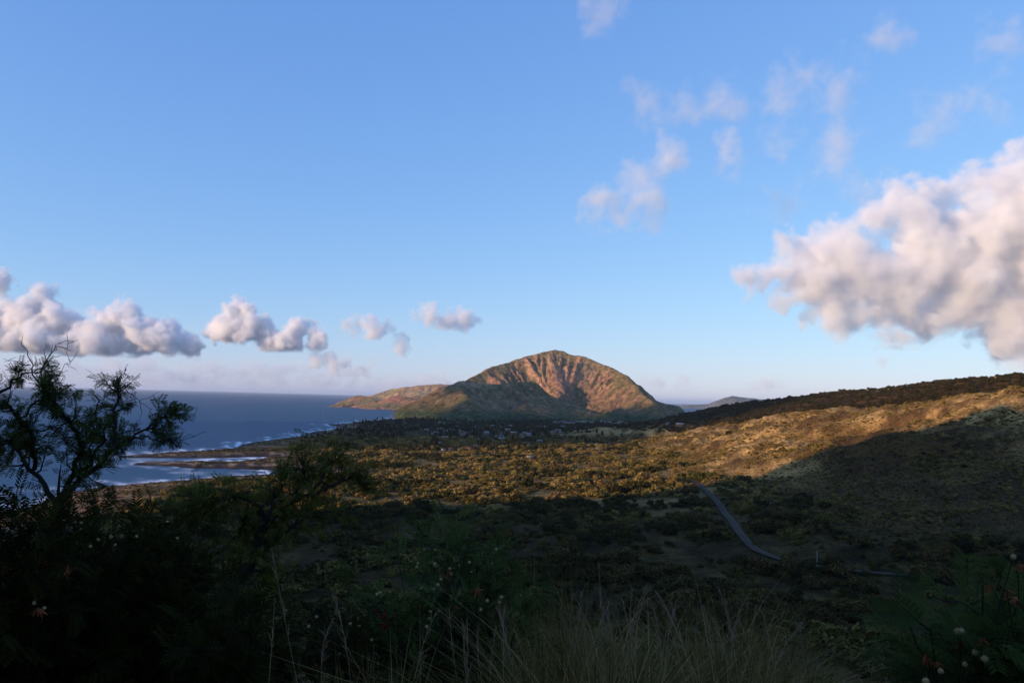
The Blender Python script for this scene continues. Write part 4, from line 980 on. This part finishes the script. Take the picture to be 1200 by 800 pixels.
def pole(px, py, h, label, r=.16, mat=None, arm=True):
    p = ground_at(px, py); o = bpy.data.objects.new('utility_pole', None); o.location = p; col.objects.link(o); o['label'] = label; o['category'] = 'pole'
    b = Bag(); V, Q = tube([(0, 0, -.4), (0, 0, h * .5), (0, 0, h)], r, r * .7, 7); b.add(V, Q); b.build('post', mat or m_pole, o)
    if arm: c = Bag(); box(c, (0, 0, h * .92), 2.2, .12, .12); c.build('crossarm', m_pole, o)
pole(957.5, 664, 8.8, 'pale post standing beside the bend of the road', .13, m_polew, False)
pole(754, 501.5, 15, 'dark utility pole on top of the scrubby knoll below the crater', .28)
pole(579.5, 535.5, 11, 'pale pole at the edge of the sunlit plain', .2, m_polew)
pole(463, 533, 9, 'wooden utility pole at the near edge of the settled flat', .2)
pole(639, 520, 10, 'wooden utility pole in the dark trees of the settled flat', .2)

# ------------------------------------------------------------------ clouds (volumes, far outside the haze)
def cloud_group(pts, rad, vox, amp, nscale, dens, edge, seed, fill=0.47, flat=None):
    ng = bpy.data.node_groups.new('cloud_field', 'GeometryNodeTree')
    ng.interface.new_socket('Geometry', in_out='INPUT', socket_type='NodeSocketGeometry')
    ng.interface.new_socket('Geometry', in_out='OUTPUT', socket_type='NodeSocketGeometry')
    N = ng.nodes.new; L = ng.links.new
    gi = N('NodeGroupInput'); go = N('NodeGroupOutput')
    def M(op, a, b=None, c=None, clamp=False):
        n = N('ShaderNodeMath'); n.operation = op; n.use_clamp = clamp
        for i, v in enumerate((a, b, c)):
            if v is None: continue
            if isinstance(v, (int, float)): n.inputs[i].default_value = v
            else: L(v, n.inputs[i])
        return n.outputs[0]
    pos = N('GeometryNodeInputPosition')
    prox = N('GeometryNodeProximity'); prox.target_element = 'POINTS'
    L(gi.outputs[0], prox.inputs['Geometry'])
    # soft, warped lookup
    wz = N('ShaderNodeTexNoise'); wz.inputs['Scale'].default_value = nscale * 0.6; wz.inputs['Detail'].default_value = 2
    L(pos.outputs[0], wz.inputs['Vector'])
    sub = N('ShaderNodeVectorMath'); sub.operation = 'SUBTRACT'; L(wz.outputs['Color'], sub.inputs[0]); sub.inputs[1].default_value = (.5, .5, .5)
    sc_ = N('ShaderNodeVectorMath'); sc_.operation = 'SCALE'; L(sub.outputs[0], sc_.inputs[0]); sc_.inputs['Scale'].default_value = rad * 1.1
    ad = N('ShaderNodeVectorMath'); L(pos.outputs[0], ad.inputs[0]); L(sc_.outputs[0], ad.inputs[1])
    L(ad.outputs[0], prox.inputs['Sample Position'])
    nz = N('ShaderNodeTexNoise'); nz.noise_dimensions = '4D'; nz.inputs['W'].default_value = seed
    nz.inputs['Scale'].default_value = nscale; nz.inputs['Detail'].default_value = 6; nz.inputs['Roughness'].default_value = 0.67
    L(ad.outputs[0], nz.inputs['Vector'])
    f = M('SUBTRACT', 1.0, M('DIVIDE', prox.outputs['Distance'], rad))
    n2 = M('MULTIPLY', M('SUBTRACT', nz.outputs[0], fill), amp)
    f = M('ADD', f, n2)
    f = M('DIVIDE', f, edge, clamp=True)
    if flat is not None:                                     # a level base
        sx = N('ShaderNodeSeparateXYZ'); L(pos.outputs[0], sx.inputs[0])
        f = M('MULTIPLY', f, M('DIVIDE', M('SUBTRACT', M('ADD', sx.outputs[2], M('MULTIPLY', n2, rad * 0.10)), flat), rad * 0.7, clamp=True))
    f = M('MULTIPLY', f, dens)
    vc = N('GeometryNodeVolumeCube')
    L(f, vc.inputs['Density'])
    mn = pts.min(0) - rad * 1.5; mx = pts.max(0) + rad * 1.5
    vc.inputs['Min'].default_value = mn; vc.inputs['Max'].default_value = mx
    for k, nm in enumerate(('X', 'Y', 'Z')):
        vc.inputs['Resolution ' + nm].default_value = int(max(8, min(400, (mx[k] - mn[k]) / vox)))
    sm = N('GeometryNodeSetMaterial'); L(vc.outputs[0], sm.inputs[0])
    L(sm.outputs[0], go.inputs[0])
    return ng, sm

def cloud_material(name, dens, aniso=-0.15):
    m = bpy.data.materials.new(name); m.use_nodes = True; nt = m.node_tree
    nt.nodes.clear()
    o = nt.nodes.new('ShaderNodeOutputMaterial'); v = nt.nodes.new('ShaderNodeVolumePrincipled')
    v.inputs['Color'].default_value = (1.0, 0.995, 0.99, 1); v.inputs['Anisotropy'].default_value = aniso
    v.inputs['Density'].default_value = dens
    nt.links.new(v.outputs[0], o.inputs['Volume'])
    return m

def cloud(blobs, Y, rpx, vox_px, dens, amp=1.6, nsc=1.0, edge=0.5, depth=1.0, seed=1, label=None, base=None, fill=0.47, mul=1.0):
    """blobs: (px, py, rx, ry) silhouettes on the photograph; each is filled with points in three dimensions at distance Y"""
    rng = np.random.default_rng(seed)
    k = Y / FPX; pts = []
    for (px, py, rx, ry) in blobs:
        n = max(2, int(rx * ry / (rpx * rpx) * 2.2 * mul * (1 + depth * min(rx, ry) / rpx * 0.5)))
        rx_, ry_ = max(0, rx - rpx), max(0, ry - rpx)
        rz_ = max(0, depth * max(rx, ry) - rpx)
        for _ in range(n):
            v = rng.normal(size=3); v /= np.linalg.norm(v); v *= rng.random() ** (1 / 3)
            c = at(px + v[0] * rx_, py + v[1] * ry_, Y)
            c[1] += v[2] * rz_ * k
            pts.append(c)
    pts = np.array(pts); rad = rpx * k
    org = pts.mean(0); lp = pts - org
    me = bpy.data.meshes.new('cloud'); me.from_pydata([tuple(p) for p in lp], [], [])
    ob = bpy.data.objects.new('cloud', me); ob.location = org; col.objects.link(ob)
    ng, sm = cloud_group(lp, rad, vox_px * k, amp, nsc / (rad * 1.6), 1.0, edge, seed, fill, None if base is None else at(*base, Y)[2] - org[2])
    m = cloud_material('cloud_vapour', dens / rad); me.materials.append(m); sm.inputs['Material'].default_value = m
    md = ob.modifiers.new('vapour', 'NODES'); md.node_group = ng
    ob['kind'] = 'stuff'
    if label: ob['label'] = label; ob['category'] = 'cloud'
    return ob

BIG = [(1205, 208, 40, 34), (1150, 285, 70, 70), (1200, 225, 40, 48), (1235, 290, 80, 110), (1180, 345, 80, 48), (1130, 320, 70, 60), (1060, 310, 60, 40), (1170, 300, 60, 60), (1015, 330, 44, 30), (1080, 290, 55, 45), (1060, 250, 36, 28), (1000, 300, 52, 32),
       (990, 350, 36, 25), (1060, 340, 60, 42), (1110, 362, 50, 34), (1200, 385, 50, 26), (1140, 232, 34, 24), (960, 320, 40, 24), (1210, 395, 40, 18)]
cloud(BIG, 9000, 27, 1.4, 2.1, amp=5.4, nsc=1.0, edge=0.8, depth=.6, seed=3, fill=.43)
RAG = [(932, 290, 34, 16), (905, 318, 30, 12), (880, 328, 20, 10), (925, 345, 30, 14), (950, 300, 34, 24), (955, 335, 34, 22), (1064, 226, 34, 12), (1040, 385, 30, 10), (985, 372, 26, 10), (1010, 262, 20, 10)]
cloud(RAG, 8900, 16, 1.5, 1.5, amp=8, nsc=.9, edge=1.6, depth=.6, seed=23)
MID = [(735, 248, 48, 18), (760, 236, 24, 20), (700, 246, 26, 10), (742, 212, 18, 14), (785, 185, 24, 18), (852, 180, 12, 14)]
cloud(MID, 11000, 17, 1.8, 0.8, amp=9, nsc=0.8, edge=2.2, depth=.6, seed=5)
WISP = [(855, 117, 32, 14), (900, 108, 24, 14), (945, 88, 34, 10), (985, 112, 14, 12), (980, 160, 20, 28), (970, 188, 16, 12), (1085, 145, 34, 22), (1150, 122, 24, 8), (912, 237, 12, 8), (1020, 222, 24, 10), (760, 120, 8, 18), (795, 120, 22, 20), (915, 155, 14, 16), (1030, 48, 22, 14), (1180, 50, 22, 30), (705, 15, 20, 22)]
cloud(WISP, 12000, 18, 2.0, 0.42, amp=11, nsc=0.85, edge=2.8, depth=.5, seed=8)
BANK = [(30, 372, 50, 28), (0, 330, 14, 14), (45, 350, 20, 14), (0, 375, 40, 28), (75, 385, 40, 20), (135, 375, 30, 16), (140, 390, 60, 18), (60, 392, 70, 16), (170, 400, 60, 12), (150, 366, 16, 14), (195, 392, 28, 14), (215, 405, 26, 10), (95, 402, 90, 12), (30, 398, 60, 14)]
cloud(BANK, 22000, 14, 1.1, 4.5, amp=5.5, nsc=0.9, edge=0.8, depth=.6, seed=11, base=(90, 418), fill=.47)
PUFFS = [(262, 382, 26, 16), (283, 365, 18, 18), (285, 388, 40, 12), (330, 400, 34, 10), (350, 386, 18, 14), (368, 398, 14, 8)]
cloud(PUFFS, 22000, 12, 1.0, 4.5, amp=5.5, nsc=0.9, edge=0.8, depth=.6, seed=13, base=(310, 412), fill=.46)
SMALL = [(425, 380, 26, 9), (440, 386, 22, 8), (500, 368, 20, 8), (525, 374, 40, 9), (550, 378, 20, 6), (380, 421, 26, 8), (395, 427, 20, 7), (430, 431, 12, 5), (472, 403, 18, 4)]
cloud(SMALL, 22000, 9, 1.0, 1.6, amp=7, nsc=0.9, edge=1.6, depth=.8, seed=17)
LOWB = [(x, 432 + 4 * math.sin(x * .07) + .0265 * x * .5, 34, 8) for x in range(0, 420, 34)] + [(x, 441 + .02 * x, 40, 5) for x in range(-20, 560, 44)] + [(300, 428, 22, 9), (150, 425, 40, 6), (60, 425, 40, 6), (500, 445, 34, 5), (800, 446, 14, 5), (765, 448, 18, 5), (905, 452, 30, 4), (1036, 424, 8, 4)]
cloud(LOWB, 60000, 8, 1.3, 0.4, amp=7, nsc=0.8, edge=1.8, depth=1.0, seed=19)
# unseen clouds: one shades the settled flat, one added to darken the crater mouth
def shade_cloud(n, s0, s1, t0, sd, rad_, seed):
    rng = np.random.default_rng(seed); pts = []
    T0 = -4300.0
    for _ in range(n):
        s = rng.uniform(s0, s1); t = t0 + rng.normal() * sd; x = s * ca + T0 * sa; y = -s * sa + T0 * ca
        pts.append((x + rng.normal() * 60, y + rng.normal() * 60, 10 + (t - T0) * TANEL))
    pts = np.array(pts); org = pts.mean(0); lp = pts - org
    me = bpy.data.meshes.new('cloud'); me.from_pydata([tuple(p) for p in lp], [], []); ob = bpy.data.objects.new('cloud', me); ob.location = org; col.objects.link(ob)
    ng, sm = cloud_group(lp, rad_, rad_ / 5, 1.2, 1 / 260, 1.0, 0.7, 6); m = cloud_material('cloud_vapour', 4.5 / rad_); me.materials.append(m); sm.inputs['Material'].default_value = m
    md = ob.modifiers.new('vapour', 'NODES'); md.node_group = ng; ob['kind'] = 'stuff'
shade_cloud(150, -2680, -1480, 1050, 330, 150.0, 4)
shade_cloud(60, -3330, -2860, 2330, 70, 62.0, 5)  # added cloud, standing in for the shadow of the crater's front mound


# ------------------------------------------------------------------ morning air over land and sea
def haze_box(density):
    b = Bag(); S_ = 185000.0; box(b, (0, 0, -21), 2 * S_, 2 * S_, 21 + 452)
    m = bpy.data.materials.new('haze_air'); m.use_nodes = True; nt = m.node_tree; nt.nodes.clear()
    o = nt.nodes.new('ShaderNodeOutputMaterial'); v = nt.nodes.new('ShaderNodeVolumePrincipled'); v.inputs['Color'].default_value = (.86, .92, 1, 1); v.inputs['Density'].default_value = density; v.inputs['Anisotropy'].default_value = .2
    nt.links.new(v.outputs[0], o.inputs['Volume']); o = b.build('haze', m); o['kind'] = 'stuff'
haze_box(1.7e-5)
